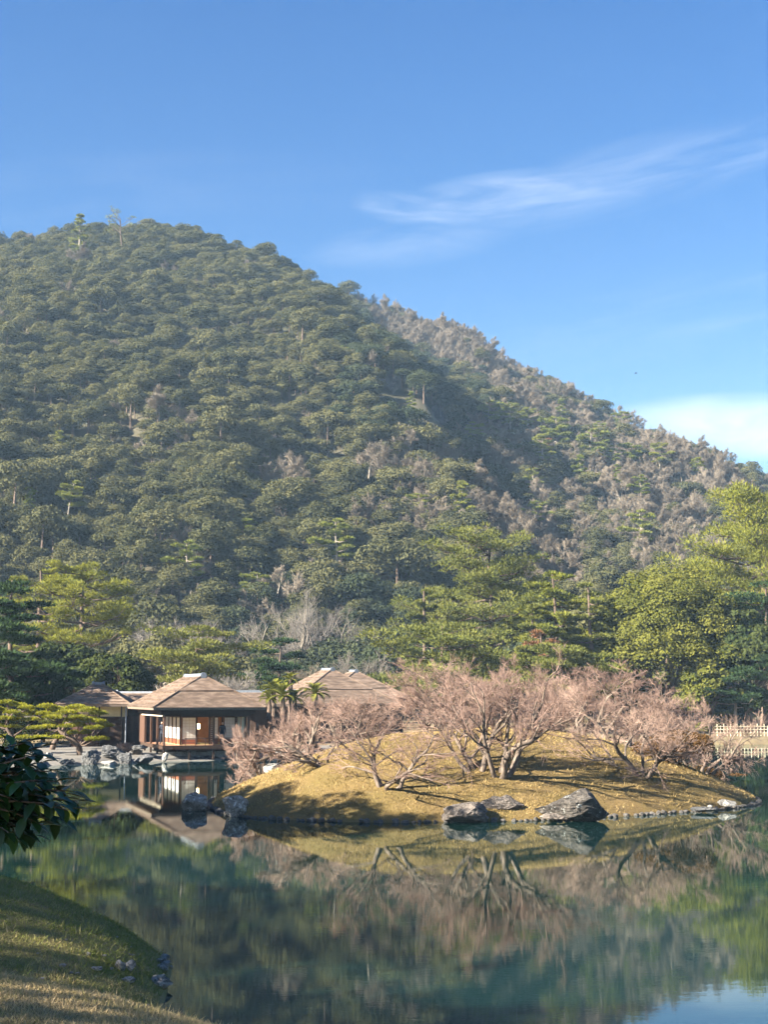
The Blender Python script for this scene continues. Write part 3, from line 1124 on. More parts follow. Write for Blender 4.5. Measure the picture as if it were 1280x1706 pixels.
# --- left house with ochre wall
o2 = W(150, 1215, 124)
lh = place_building('tea_house', 'small tea house with ochre wall band and hipped roof left of the pavilion', 'house', (o2[0], o2[1], 0), R(4))
hip_roof(lh, -2.7, 3.6, -2.2, 4.4, 4.05, 5.78, 2.9, 2.9, 'u', (8, 7, 6, 7), None, .07, 5)
box('wall', M['ochre_wall'], lh, -1.4, 2.75, -1.4, 3.4, 3.0, 3.9)
box('wall_base', M['brown_wood'], lh, -1.38, .9, -1.38, 3.4, .45, 2.99)
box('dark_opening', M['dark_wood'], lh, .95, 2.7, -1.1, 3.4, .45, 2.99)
for uu in (-1.45, .05, .62, .9, 2.75):
    box('post', M['dark_wood'], lh, uu - .06, uu + .06, -1.46, -1.34, .45, 3.98)
box('wall_beam', M['dark_wood'], lh, -1.38, 2.68, -1.44, -1.401, 2.95, 3.05)
for k in range(9):
    box('wall_board', M['brown_wood'], lh, -1.35 + k * .245, -1.35 + k * .245 + .235, -1.42, -1.381, .5, 2.94)
kv, kq = tubes(np.array([[(3.15, -1.6, .4), (3.15, -1.6, 3.95)]]), np.array([[.05, .05]]), 8)
link('downpipe', np_mesh('downpipe', kv, kq, [M['ridge_pale']], True), lh)
# --- link corridor left of the pavilion
o3 = W(200, 1215, 128)
cr = place_building('corridor', 'low roofed corridor with pale ridge joining tea house and pavilion', 'corridor', (o3[0], o3[1], 0), R(4))
hip_roof(cr, -.5, 5.2, -2.0, 2.6, 4.0, 5.05, .3, .3, 'u', (6, 3, 3, 3), None, .06, 7, 'ridge_pale', .16)
box('wall', M['dark_wood'], cr, -.4, 5.0, -.5, 2.0, .45, 3.85)
for k in range(20):
    box('wall_board', M['brown_wood'], cr, -.38 + k * .265, -.38 + k * .265 + .25, -.535, -.501, .5, 3.0)
# --- corridor right of the pavilion
o4 = W(395, 1215, 130)
cq = place_building('corridor', 'low roofed corridor with blue grey ridge behind the cycads', 'corridor', (o4[0], o4[1], 0), R(4))
hip_roof(cq, -1.0, 5.2, -2.4, 2.6, 4.0, 5.12, .3, .3, 'u', (6, 3, 3, 3), None, .06, 8, 'tile', .2)
box('wall', M['dark_wood'], cq, -.8, 5.0, -.6, 2.0, .45, 3.85)
for uu in (-.8, .4, 1.6, 2.8, 4.0, 5.0):
    box('post', M['dark_wood'], cq, uu - .07, uu + .07, -.72, -.601, .45, 3.9)
# --- main hall
o5 = W(500, 1215, 140)
mh = place_building('main_hall', 'large hall with broad two tier brown shingle roof behind the cycads', 'hall', (o5[0], o5[1], 0), R(19))
hip_roof(mh, -1.8, 9.6, -2.0, 9.5, 4.0, 7.35, 4.3, 4.3, 'v', (5, 8, 6, 12), .4, .08, 9, 'tile', .20)
box('wall', M['dark_wood'], mh, -.3, 8.0, -.4, 8.0, .45, 3.85)
for uu in (-.3, 1.3, 2.9, 4.5, 6.1, 8.0):
    box('post', M['dark_wood'], mh, uu - .08, uu + .08, -.53, -.401, .45, 3.9)
o6 = W(585, 1215, 152)
rh = place_building('rear_hall', 'second hall roof with pale ridge peeping out behind the larger roof', 'hall', (o6[0], o6[1], 0), R(19))
hip_roof(rh, -4, 6.5, -2.0, 8, 4.3, 7.35, 4.3, 4.3, 'v', (5, 8, 6, 9), .4, .08, 10, 'tile', .20)
box('wall', M['dark_wood'], rh, -3, 5.5, -.8, 7, .45, 4.1)


# --- stone quay under the pavilion
def lump_stones(name, label, cat, pts, size, mat, seed, sub=2, zf=1.0, group=None):
    """a row of separate stones as parts of one thing"""
    rng = np.random.default_rng(seed)
    root = tag(link(name, None, None, pts[0]), label, cat, group)
    p0 = np.array(pts[0])
    kinds = [rock_mesh('stone', seed * 7 + k, (1, .8, .8), mat, 12, sub, .12) for k in range(5)]
    for q in pts:
        s = size * rng.uniform(.7, 1.35)
        o = link('stone', kinds[rng.integers(5)], root, np.array(q) - p0 + (0, 0, -.08 * s), rng.uniform(0, 6.3), (s * 1.15, s, s * zf * rng.uniform(.8, 1.15)))
    return root


qrng = np.random.default_rng(5)
qp = []
for u in np.arange(-.6, PW + 2.2, .52):
    p = Mx @ Vector((u, .55 + qrng.normal(0, .1), 0))
    qp.append((p.x, p.y, .12 + qrng.uniform(0, .12)))
lump_stones('stone_revetment', 'row of pale rough stones at the waterline beneath the pavilion front', 'stone edging', qp, .62, M['rock_shore'], 31, 2, .8)
fw = tag(link('foundation_wall', None, None, (org[0], org[1], 0), YAW), 'pale grey stone block footing under the pavilion floor', 'footing wall')
for k in range(9):
    box('stone_block', M['pale_stone'], fw, .3 + k * .78, .3 + k * .78 + .76, .86, 1.25, .0, .62 + .03 * (k % 3), .03)

# --- bamboo fence on the far right shore
fy = 156.0
fl, fr_ = W(1196, 1218, fy), W(1330, 1216, fy)
zg = float(far_z(np.array([fl[0]]), np.array([fy]))[0])
M['bamboo'] = noise_mat('bamboo', [(.3, (.42, .37, .26)), (.7, (.56, .50, .37))], 8, 4, .6, .1, .005, (1, 1, .3), .3)
fence = tag(link('bamboo_fence', None, None, (fl[0], fy, zg - .05)), 'low pale bamboo lattice fence on the far right shore', 'fence')
flen = fr_[0] - fl[0]
for k in range(int(flen / .36) + 1):
    hgt = 1.12 if k % 2 else 1.32
    kv, kq = tubes(np.array([[(k * .36, 0, 0), (k * .36, 0, hgt)]]), np.array([[.052, .047]]), 6)
    link('picket', np_mesh('picket', kv, kq, [M['bamboo']], True), fence)
for z in (.35, .72, 1.02):
    kv, kq = tubes(np.array([[(-.3, -.085, z), (flen + .3, -.085, z)]]), np.array([[.036, .036]]), 6)
    link('rail', np_mesh('rail', kv, kq, [M['bamboo']], True), fence)


# ================================================================== PLANTS
rs = np.random.default_rng(2024)
# ------------------------------------------------------------------ hillside forest
EV = [evergreen_mesh('evergreen_tree', 100 + k, H, rx, 20, 2600, .235, M['hill_leaf'], M['bark_dark']) for k, (H, rx) in enumerate(((8.5, 3.6), (9.5, 3.9), (7.5, 3.9), (10.5, 3.7), (8.8, 4.3)))]
EVD = [evergreen_mesh('evergreen_tree', 130 + k, H, rx, 18, 2300, .24, M['hill_leaf_shaded'], M['bark_dark']) for k, (H, rx) in enumerate(((8.5, 3.7), (9.5, 4.0)))]
BT = [bare_mesh('bare_tree', 160 + k, H, M['twig_hill'], M['bark_grey'], 2.6, .036) for k, H in enumerate((8.5, 9.5, 7.5, 10))]

sp_ = 3.4
gx, gy = np.meshgrid(np.arange(-190, 190, sp_), np.arange(229, 640, sp_ * .95))
gx = gx.ravel() + rs.uniform(-.45, .45, gx.size) * sp_
gy = gy.ravel() + rs.uniform(-.45, .45, gy.size) * sp_
keep = np.abs(gx / gy) < .30
gx, gy = gx[keep], gy[keep]
gz = hill_z(gx, gy)
# drop what the slope in front hides
vis = np.ones(len(gx), bool)
for t in np.linspace(.5, .985, 50):
    yy_ = np.maximum(gy * t, 229)
    ray = CAM_H + (gz + 9 - CAM_H) * (yy_ / gy)
    vis &= ~((hill_z(gx * yy_ / gy, yy_) + 3 > ray) & (yy_ < gy - 6))
gx, gy, gz = gx[vis], gy[vis], gz[vis]
ppx, ppy = proj(np.stack([gx, gy, gz + 5], 1))
inview = (ppx > -90) & (ppx < 1370)
gx, gy, gz, ppx, ppy = (q[inview] for q in (gx, gy, gz, ppx, ppy))
N = len(gx)
ridge = np.interp(ppx, [a for a, _ in RB], [b for _, b in RB])
pb_ = np.full(N, .02)
band = (ppx > 610) & (ppy < ridge + np.interp(ppx, [610, 680, 760, 830, 900, 1280], [45, 72, 84, 90, 110, 105]))
pb_[band & (ppx < 900)] = 1.6
pb_[band & (ppx >= 900)] = .75


def reg(x0, x1, y0, y1):
    return (ppx > x0) & (ppx < x1) & (ppy > y0) & (ppy < y1)


pb_[reg(760, 1400, 680, 980) & ~band] = .72
pb_[reg(1000, 1400, 760, 930)] = .86
pb_[reg(605, 740, 745, 880)] = .62
pb_[reg(410, 520, 755, 830)] = .5
pb_[reg(210, 480, 985, 1100)] = .33
pb_[reg(480, 660, 950, 1130)] = .12
pb_[reg(730, 830, 690, 830)] = .35
scree = (ppx > 640) & (ppx < 752) & (ppy - (628 + (ppx - 655) * .66) > -16) & (ppy - (628 + (ppx - 655) * .66) < 34)
cl = fbm(gx / 26, gy / 40, 51, 3) * 2.4
isb = rs.random(N) < np.clip(pb_ * (1 + cl), 0, 1)
pick = rs.random(N)
dark = (reg(560, 830, 520, 720) | reg(380, 700, 960, 1160)) & (rs.random(N) < .6)  # shaded gully and forest edge: most evergreens here take the shade-darkened leaf colour
scl = np.exp(rs.normal(-.34, .22, N)) * np.interp(gy, [230, 330, 520], [1.0, .95, .86])
scl *= np.where(rs.random(N) < .08, 1.25, 1)
order = np.argsort(gy)


def hill_label(i, kind):
    z_ = ['by the left edge', 'above the small tea house', 'above the tea pavilion', 'above the main hall', 'above the rear hall', 'above the tallest pine',
          'above the umbrella pine', 'above the camphor tree', 'beside the right edge pine'][int(np.clip((ppx[i] + 20) / 1320 * 9, 0, 8))]
    v_ = 'low on the hillside' if ppy[i] > 960 else 'part way uphill' if ppy[i] > 850 else 'high uphill'
    size = 'small' if scl[i] < .62 else 'large' if scl[i] > .8 else 'middling'
    if kind == 'ev':
        return f"{size} {'dark bluish' if dark[i] else 'rounded olive'} evergreen {v_} {z_}"
    return f'{size} leafless grey brown tree {v_} {z_}'


n_ev = n_b = 0
stuff_pts = {}
for i in order:
    if scree[i]:
        continue
    rz = float(rs.uniform(0, 6.28))
    inpic = -20 < ppx[i] < 1300
    if isb[i]:
        me = BT[int(pick[i] * 4)]
        if n_b < 230 and inpic:
            o = link('bare_tree', me, None, (gx[i], gy[i], gz[i]), rz, float(scl[i] * 1.35))
            tag(o, hill_label(i, 'b'), 'tree', 'leafless trees on the hillside')
            n_b += 1
        else:
            stuff_pts.setdefault(('b', int(pick[i] * 4)), []).append((gx[i], gy[i], gz[i], rz, scl[i] * 1.35))
    else:
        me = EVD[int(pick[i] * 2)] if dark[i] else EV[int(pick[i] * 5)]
        if n_ev < 290 and inpic:
            o = link('evergreen_tree', me, None, (gx[i], gy[i], gz[i]), rz, float(scl[i]))
            tag(o, hill_label(i, 'ev'), 'tree', 'evergreen trees on the lower hillside')
            n_ev += 1
        else:
            stuff_pts.setdefault(('d', int(pick[i] * 2)) if dark[i] else ('e', int(pick[i] * 5)), []).append((gx[i], gy[i], gz[i], rz, scl[i]))
print('hill trees', N, 'ev', n_ev, 'bare', n_b, 'stuff', sum(map(len, stuff_pts.values())))


def forest_object(name, pts_by_proto, meshes):
    """far-off wood: one object whose points carry instances of tree shapes held in its own mesh"""
    protos = list(pts_by_proto)
    me = bpy.data.meshes.new(name)
    bm = bmesh.new()
    off = []
    for p in protos:
        bm.from_mesh(meshes[p])
    bm.to_mesh(me)
    bm.free()
    nv0 = len(me.vertices)
    ids = np.concatenate([np.full(len(meshes[p].vertices), k) for k, p in enumerate(protos)])
    mats, mi = [], []
    for p in protos:
        mm = meshes[p]
        base = len(mats)
        mats += list(mm.materials)
        a = np.zeros(len(mm.polygons), np.int32)
        mm.polygons.foreach_get('material_index', a)
        mi.append(a + base)
    for m in mats:
        me.materials.append(m)
    me.polygons.foreach_set('material_index', np.concatenate(mi).astype(np.int32))
    P = np.concatenate([np.array(pts_by_proto[p]) for p in protos])
    pid = np.concatenate([np.full(len(pts_by_proto[p]), k) for k, p in enumerate(protos)])
    me.vertices.add(len(P))
    allco = np.zeros((nv0 + len(P), 3), np.float32)
    tmp = np.zeros((nv0 + len(P)) * 3, np.float32)
    me.vertices.foreach_get('co', tmp)
    allco = tmp.reshape(-1, 3)
    allco[nv0:] = P[:, :3]
    me.vertices.foreach_set('co', allco.ravel())
    for nm, vals, typ in (('proto', np.concatenate([ids, pid + 100]), 'INT'),
                          ('turn', np.concatenate([np.zeros(nv0), P[:, 3]]), 'FLOAT'),
                          ('size', np.concatenate([np.ones(nv0), P[:, 4]]), 'FLOAT')):
        at = me.attributes.new(nm, typ, 'POINT')
        at.data.foreach_set('value', vals.astype(np.int32 if typ == 'INT' else np.float32))
    me.update()
    o = link(name, me)
    ng = bpy.data.node_groups.new(name, 'GeometryNodeTree')
    ng.interface.new_socket('Geometry', in_out='INPUT', socket_type='NodeSocketGeometry')
    ng.interface.new_socket('Geometry', in_out='OUTPUT', socket_type='NodeSocketGeometry')
    gi, go = ng.nodes.new('NodeGroupInput'), ng.nodes.new('NodeGroupOutput')
    jn = ng.nodes.new('GeometryNodeJoinGeometry')
    lk = ng.links.new

    def attr(nm, typ):
        n = ng.nodes.new('GeometryNodeInputNamedAttribute')
        n.data_type = typ
        n.inputs['Name'].default_value = nm
        return n.outputs['Attribute']
    pr = attr('proto', 'INT')

    def sel(k):
        c = ng.nodes.new('FunctionNodeCompare')
        c.data_type = 'INT'
        c.operation = 'EQUAL'
        ins = [s for s in c.inputs if s.type == 'INT']
        lk(pr, ins[0])
        ins[1].default_value = k
        s = ng.nodes.new('GeometryNodeSeparateGeometry')
        lk(gi.outputs[0], s.inputs['Geometry'])
        lk(c.outputs[0], s.inputs['Selection'])
        return s.outputs['Selection']
    cmb = ng.nodes.new('ShaderNodeCombineXYZ')
    lk(attr('turn', 'FLOAT'), cmb.inputs[2])
    e2r = ng.nodes.new('FunctionNodeEulerToRotation')
    lk(cmb.outputs[0], e2r.inputs[0])
    sz = attr('size', 'FLOAT')
    for k in range(len(protos)):
        ip = ng.nodes.new('GeometryNodeInstanceOnPoints')
        lk(sel(100 + k), ip.inputs['Points'])
        lk(sel(k), ip.inputs['Instance'])
        lk(e2r.outputs[0], ip.inputs['Rotation'])
        lk(sz, ip.inputs['Scale'])
        lk(ip.outputs[0], jn.inputs[0])
    lk(jn.outputs[0], go.inputs[0])
    md = o.modifiers.new('scatter', 'NODES')
    md.node_group = ng
    return tag(o, kind='stuff')


pm_ = {('e', k): EV[k] for k in range(5)} | {('d', k): EVD[k] for k in range(2)} | {('b', k): BT[k] for k in range(4)}
forest_object('hillside_forest', {k: v for k, v in stuff_pts.items() if v}, pm_)

# bare rock slide on the hill
sx, sy = [], []
vv_, qq_ = [], []
c0, c1 = hit(655, 634, hill_z, 229, 690), hit(738, 690, hill_z, 229, 690)
cc = (c0 + c1) / 2
SXs = np.linspace(-.15, 1.15, 26)
SYs = np.linspace(-1, 1, 14)
sv = []
dirv = (c1 - c0)[:2]
per = np.array((-dirv[1], dirv[0])) / np.linalg.norm(dirv)
for s in SXs:
    for q in SYs:
        w_ = 6.5 * (1 - abs(s - .55) * .9)
        p = c0[:2] + dirv * s + per * q * w_
        bump_ = rs.normal(0, .35)
        z = float(hill_z(np.array([p[0]]), np.array([p[1]]))[0]) + 1.9 * (1 - q * q) ** .5 + bump_ - .8 * (abs(q) > .95)
        sv.append((p[0], p[1], z))
gi_ = np.arange(len(sv)).reshape(26, 14)
sq = np.stack([gi_[:-1, :-1], gi_[1:, :-1], gi_[1:, 1:], gi_[:-1, 1:]], -1).reshape(-1, 4)
tag(link('rock_slide', np_mesh('rock_slide', np.array(sv), sq, [M['scree']], False)), 'bare pale rock slide in the gully on the hillside', 'rock face')

# ------------------------------------------------------------------ pines standing out on the hillside
HP = []
for k, kw in enumerate((dict(H=11, spread=3.6, nbranch=11, z0=.45, shape='broad'), dict(H=10, spread=2.6, nbranch=14, z0=.25, shape='cone'),
                        dict(H=12, spread=3.4, nbranch=9, z0=.6, shape='broad', lean=(1.2, 0)), dict(H=9, spread=3.2, nbranch=10, z0=.35, shape='round'))):
    (tv, tq), (nv, nq, tt) = pine_parts(seed=300 + k, ntuft=5200, tl=.42, tw=.10, flat=.34, wig=.06, **kw)
    HP.append((np_mesh('trunk', tv, tq, [M['bark_grey']], True), np_mesh('crown', nv, nq, [M['pine_hill']], False, tt), kw['H']))


def hill_pine(px, ptop, pbot, kind, label, group=None, crown=None):
    p = hit(px, pbot, hill_z, 229, 690)
    tm, cm, H = HP[kind]
    s = float((pbot - ptop) * p[1] / F / H)
    r_ = link('pine_tree', None, None, p, float(rs.uniform(0, 6.28)), s)
    tag(r_, label, 'pine tree', group)
    link('trunk', tm, r_)
    if crown:
        cm = cm.copy()
        cm.materials[0] = crown
    link('crown', cm, r_)
    return r_


for a in [(112, 800, 905, 2, 'tall flat topped pine with bare pale trunk high on the left hillside'),
          (45, 808, 900, 1, 'tiered pine beside the flat topped pine at the left edge'),
          (562, 862, 985, 0, 'bright broad pine in front of the dark slope above the main hall'),
          (312, 900, 1010, 0, 'wide olive pine standing over the pale bare thicket left of centre'),
          (430, 952, 1030, 3, 'small yellowish pine above the leafless fan shaped tree'),
          (415, 862, 930, 3, 'light green round topped tree between two dark hollows on the hillside'),
          (766, 798, 900, 1, 'narrow tiered pine amid grey bare trees near the centre of the slope'),
          (1072, 848, 950, 0, 'flat topped pine above the big broadleaf tree among bare trees'),
          (895, 832, 905, 0, 'light pine crown amid grey branches above the tall garden pines'),
          (572, 572, 622, 2, 'lone thin pine with bare pale trunk at the edge of the gully'),
          (684, 650, 700, 1, 'small pine rooted in the bare rock slide'),
          (135, 350, 444, 1, 'small layered pine standing against the sky on the summit'),
          (922, 598, 650, 0, 'dark pine rising above the right hand ridge line'),
          (100, 715, 800, 1, 'yellow green tiered pine high on the left slope')]:
    hill_pine(*a)
for (px, t_, b_, k) in [(135, 765, 815, 3), (160, 770, 820, 1), (790, 700, 770, 0), (850, 668, 735, 0), (815, 665, 730, 3), (880, 676, 735, 0), (930, 690, 770, 3), (905, 720, 800, 0),
                        (985, 712, 790, 3), (1020, 740, 800, 0), (965, 755, 830, 1), (1055, 735, 800, 3), (1100, 735, 800, 0), (890, 778, 840, 0), (1155, 808, 850, 3), (1070, 790, 850, 0),
                        (1130, 694, 745, 0), (1160, 706, 755, 0), (1190, 730, 770, 1), (1250, 745, 800, 0), (1275, 750, 800, 3), (1040, 682, 730, 3), (700, 820, 880, 3), (1165, 760, 810, 0), (1030, 772, 830, 1), (935, 662, 720, 1), (870, 845, 900, 0), (1000, 700, 750, 0)]:
    hill_pine(px, t_, b_, k, (f"{('flat topped', 'narrow tiered', 'leaning', 'rounded')[k]} yellow green pine {'near the right skyline' if t_ < np.interp(px, [q[0] for q in RB], [q[1] for q in RB]) + 25 else 'on the middle right slope' if t_ < 745 else 'on the lower right slope'} {'left of the rust brown pine' if px < 900 else 'right of the rust brown pine' if px < 1020 else 'above the camphor tree' if px < 1150 else 'by the right edge'}" if px > 250 else 'small pine poking out of the dense forest on the left slope'), 'pines dotted over the hillside')
hill_pine(905, 728, 775, 3, 'rust brown withered pine amid green pines on the right slope', None, M['pine_rust'])
# bare pine skeleton on the summit
sk = hit(204, 440, hill_z, 229, 690)
lv = [dict(segs=4, wob=.05, up=.05, taper=.6), dict(n=9, t0=.6, ang=(45, 85), lr=(.3, .5), rr=.6, segs=3, wob=.12, up=.02),
      dict(n=5, t0=.4, ang=(30, 60), lr=(.35, .5), rr=.7, segs=2, wob=.1, up=.06, rmin=.06)]
g = grow(np.random.default_rng(8), [((0, 0, -1), (0.05, 0, 1), 13.0, .25)], lv)
v_, q_ = join([tubes(P, r_, 4) for P, r_ in g])
rt = tag(link('pine_tree', None, None, sk, 0, 1.28), 'sparse flat topped pine silhouetted on the summit', 'pine tree')
link('trunk', np_mesh('trunk', v_, q_, [M['bark_dark']], True), rt)
tips = g[-1][0][:, -1]
tp = np.repeat(tips, 10, 0) + np.random.default_rng(3).normal(0, .3, (len(tips) * 10, 3)) * (1, 1, .35)
nv, nq = needle_faces(np.random.default_rng(4), tp, np.random.default_rng(5).normal(0, 1, tp.shape) + (0, 0, .8), .45, .08)
link('crown', np_mesh('crown', nv, nq, [M['pine_hill']], False, np.random.default_rng(6).random(len(nq))), rt)

# ------------------------------------------------------------------ garden trees between pond and hill


def gz_at(x, y):
    return float(far_z(np.array([x]), np.array([y]))[0])


def garden_pine(px, ptop, D, spread_px, label, leaf, seed, n=9000, tl=.34, tw=.075, bark='bark_dark', **kw):
    p = W(px, ptop, D)
    z = gz_at(p[0], D)
    H = (p[2] - z)
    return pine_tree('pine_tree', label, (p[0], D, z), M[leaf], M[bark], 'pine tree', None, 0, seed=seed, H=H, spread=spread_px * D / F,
                     ntuft=n, tl=tl, tw=tw, **kw)


# left
garden_pine(150, 935, 172, 112, 'big sunlit yellow green pine at left in front of the forest', 'pine_bright', 401, 26000, .34, .06, nbranch=22, z0=.5, shape='round', flat=.75, pad=(.085, .135), npad=1.4, lean=(-1, 0))
garden_pine(75, 940, 180, 70, 'yellowish pine crown rising behind the dark tree at the left edge', 'pine_bright', 402, 14000, .34, .06, nbranch=14, z0=.45, shape='round', flat=.75, pad=(.085, .135), npad=1.4)
garden_pine(310, 1035, 160, 105, 'wide low pine with sunlit flat pads behind the small tea house', 'pine', 403, 13000, .36, .08, nbranch=16, z0=.4, shape='broad', flat=.26, lean=(1.5, 0))
garden_pine(465, 1058, 172, 62, 'dark bluish pine in the shade behind the main hall roof', 'pine_shaded', 404, 6500, .42, .09, nbranch=12, z0=.3, shape='broad')
garden_pine(20, 955, 128, 115, 'huge dark layered pine filling the left edge behind the garden', 'pine_shaded', 405, 22000, .42, .09, nbranch=26, z0=.18, shape='cone', flat=.22, up=.02, pad=(.2, .34))
garden_pine(75, 1085, 133, 92, 'dark spreading pine in shade between left edge and tea house', 'pine_shaded', 406, 13000, .36, .08, nbranch=16, z0=.2, shape='broad', flat=.25)
garden_pine(-25, 1040, 120, 90, 'dark pine with a few sunlit tips at the extreme left', 'pine_shaded', 407, 9000, .36, .08, nbranch=14, z0=.2, shape='broad', flat=.25)
# centre right
garden_pine(815, 893, 186, 140, 'tallest dark green pine with rounded tufts behind the pink bare trees', 'pine', 411, 60000, .36, .065, nbranch=34, z0=.2, shape='round', flat=.75, pad=(.10, .16), npad=1.9, up=.2)
garden_pine(712, 975, 180, 85, 'yellow green pine sloping down at the left flank of the tallest pine', 'pine', 412, 30000, .36, .06, nbranch=20, z0=.15, shape='cone', flat=.75, pad=(.09, .15), npad=1.6, up=.15)
garden_pine(735, 1036, 164, 130, 'low wide pale green pine just above the bare trees', 'pine', 413, 26000, .38, .08, nbranch=20, z0=.2, shape='broad', flat=.28)
garden_pine(925, 946, 176, 85, 'layered umbrella pine with bright flat tops right of the tallest pine', 'pine_bright', 414, 20000, .4, .09, nbranch=20, z0=.3, shape='broad', flat=.3, npad=1.2, pad=(.15, .25))
garden_pine(985, 965, 172, 62, 'slender olive pine squeezed between umbrella pine and camphor tree', 'pine', 415, 16000, .4, .09, nbranch=18, z0=.15, shape='cone', flat=.4)
garden_pine(890, 1000, 168, 58, 'tiered pine with drooping tufts below the umbrella pine', 'pine', 416, 14000, .4, .09, nbranch=16, z0=.15, shape='cone', flat=.4)
garden_pine(925, 1068, 160, 95, 'low pale pine with twisted trunk left of the camphor tree', 'pine', 417, 18000, .36, .08, nbranch=14, z0=.35, shape='broad', flat=.26, lean=(1, 0), wig=.12)
garden_pine(905, 1040, 166, 38, 'small rust brown withered pine among the green garden pines', 'pine_rust', 418, 1500, .36, .08, nbranch=8, z0=.6, shape='broad', flat=.26)
garden_pine(1262, 815, 196, 125, 'tall bright yellow green pine at the right edge above the camphor tree', 'pine_bright', 421, 62000, .47, .065, nbranch=30, z0=.3, shape='round', flat=.75, pad=(.15, .23), npad=2.0, up=.25)
garden_pine(1335, 860, 190, 110, 'bright pine just beyond the right edge', 'pine_bright', 422, 12000, .42, .065, nbranch=20, z0=.3, shape='round', flat=.75, pad=(.13, .20), npad=1.6, up=.25)
garden_pine(1268, 962, 172, 100, 'dark layered pine in shadow right of the camphor tree', 'pine_shaded', 423, 16000, .4, .09, nbranch=20, z0=.3, shape='broad', flat=.22)
garden_pine(1225, 1105, 168, 70, 'dark pine with pale trunk behind the bamboo fence', 'pine_shaded', 424, 8000, .36, .08, 'bark_grey', nbranch=12, z0=.35, shape='broad', flat=.25)


def leafy_tree(name, label, loc, rx, H, nb, n, size, leaf, seed, zc=.42, rz=.55, jit=.6, blobs=(.24, .38), cat='tree', bark='bark_dark'):
    rng = np.random.default_rng(seed)
    bl = crown_blobs(rng, rx, H * rz, H * zc, nb, blobs, .75)
    bl += crown_blobs(rng, rx * .85, H * rz * .85, H * zc, 16, (.30, .40), .8)
    V, Q, t = blob_crown(rng, bl, n, size, .6, jit)
    root = tag(link(name, None, None, loc), label, cat)
    lv = [dict(segs=4, wob=.05, up=.05, taper=.7), dict(n=7, t0=.4, ang=(25, 60), lr=(.7, 1.1), rr=.6, segs=4, wob=.1, up=.06),
          dict(n=4, t0=.4, ang=(25, 55), lr=(.5, .8), rr=.6, segs=3, wob=.12, up=.04)]
    g = grow(rng, [((0, 0, -.4), (0, 0, 1), H * .45, .03 * H)], lv)
    tv, tq = join([tubes(P, r_, 6) for P, r_ in g])
    link('trunk', np_mesh('trunk', tv, tq, [M[bark]], True), root)
    link('crown', np_mesh('crown', V, Q, [M[leaf]], False, t), root)
    return root


def at_top(px, ptop, D):
    p = W(px, ptop, D)
    z = gz_at(p[0], D)
    return (p[0], D, z), p[2] - z


l_, h_ = at_top(1112, 914, 176)
leafy_tree('camphor_tree', 'massive round camphor tree with glossy yellow green leaves on the right shore', l_, 11.6, h_, 150, 115000, .165, 'broad_leaf', 501, .36, .64, .5, (.13, .21))
l_, h_ = at_top(1030, 960, 178)
leafy_tree('broadleaf_tree', 'smaller light green tree against the left side of the camphor tree', l_, 4.2, h_, 60, 26000, .17, 'broad_leaf', 502, .4, .58, .6, (.2, .33))
l_, h_ = at_top(1240, 985, 170)
leafy_tree('broadleaf_tree', 'dark evergreen tree in shadow at the right edge under the bright pine', l_, 4.6, h_, 34, 13000, .26, 'broad_leaf_dark', 503, .4, .58, .6, (.18, .3))
l_, h_ = at_top(1180, 1085, 169)
leafy_tree('broadleaf_tree', 'low yellow green tree at the foot of the camphor tree', l_, 4.2, h_, 30, 9000, .24, 'broad_leaf', 504, .35, .6, .6, (.2, .33))
l_, h_ = at_top(190, 1060, 142)
leafy_tree('domed_tree', 'dense dark dome shaped evergreen behind the small tea house roof', l_, 4.7, h_, 46, 20000, .2, 'broad_leaf_dark', 505, .3, .66, .7, (.16, .26))
l_, h_ = at_top(120, 1050, 148)
leafy_tree('broadleaf_tree', 'shaded dark evergreen behind the cloud pruned pines', l_, 5.0, h_, 34, 12000, .26, 'broad_leaf_dark', 506, .38, .6, .6, (.2, .3))

# understory evergreen masses along the foot of the hill: trees of their own
for k, (px, pt, D, lf) in enumerate([(430, 1085, 205, 0), (500, 1075, 212, 1), (560, 1060, 216, 1), (610, 1050, 214, 1), (650, 1060, 205, 1), (380, 1075, 205, 1), (330, 1070, 210, 1), (270, 1050, 205, 0),
                                     (1000, 985, 206, 0), (950, 990, 212, 1), (880, 985, 214, 1), (690, 1030, 214, 1), (230, 1060, 205, 0), (60, 1040, 205, 1), (1080, 990, 210, 0), (1200, 985, 210, 0), (1290, 990, 210, 0), (540, 1090, 200, 1), (600, 1095, 202, 1), (470, 1095, 200, 1)]):
    p = W(px, pt, D)
    z = gz_at(p[0], D)
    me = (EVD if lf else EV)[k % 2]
    s = (p[2] - z) / (8.5 if k % 2 == 0 else 9.5)
    o = link('evergreen_tree', me, None, (p[0], D, z), k * 1.7, (float(s * .85), float(s * .85), float(s)))
    tag(o, f"{'dark bluish' if lf else 'rounded olive'} evergreen at the foot of the hill {'behind the left pines' if px < 300 else 'behind the tea pavilion' if px < 455 else 'behind the main hall' if px < 550 else 'behind the rear hall' if px < 670 else 'behind the tallest pine' if px < 900 else 'behind the umbrella pine' if px < 990 else 'behind the camphor tree'}", 'tree', 'evergreens along the foot of the hill')


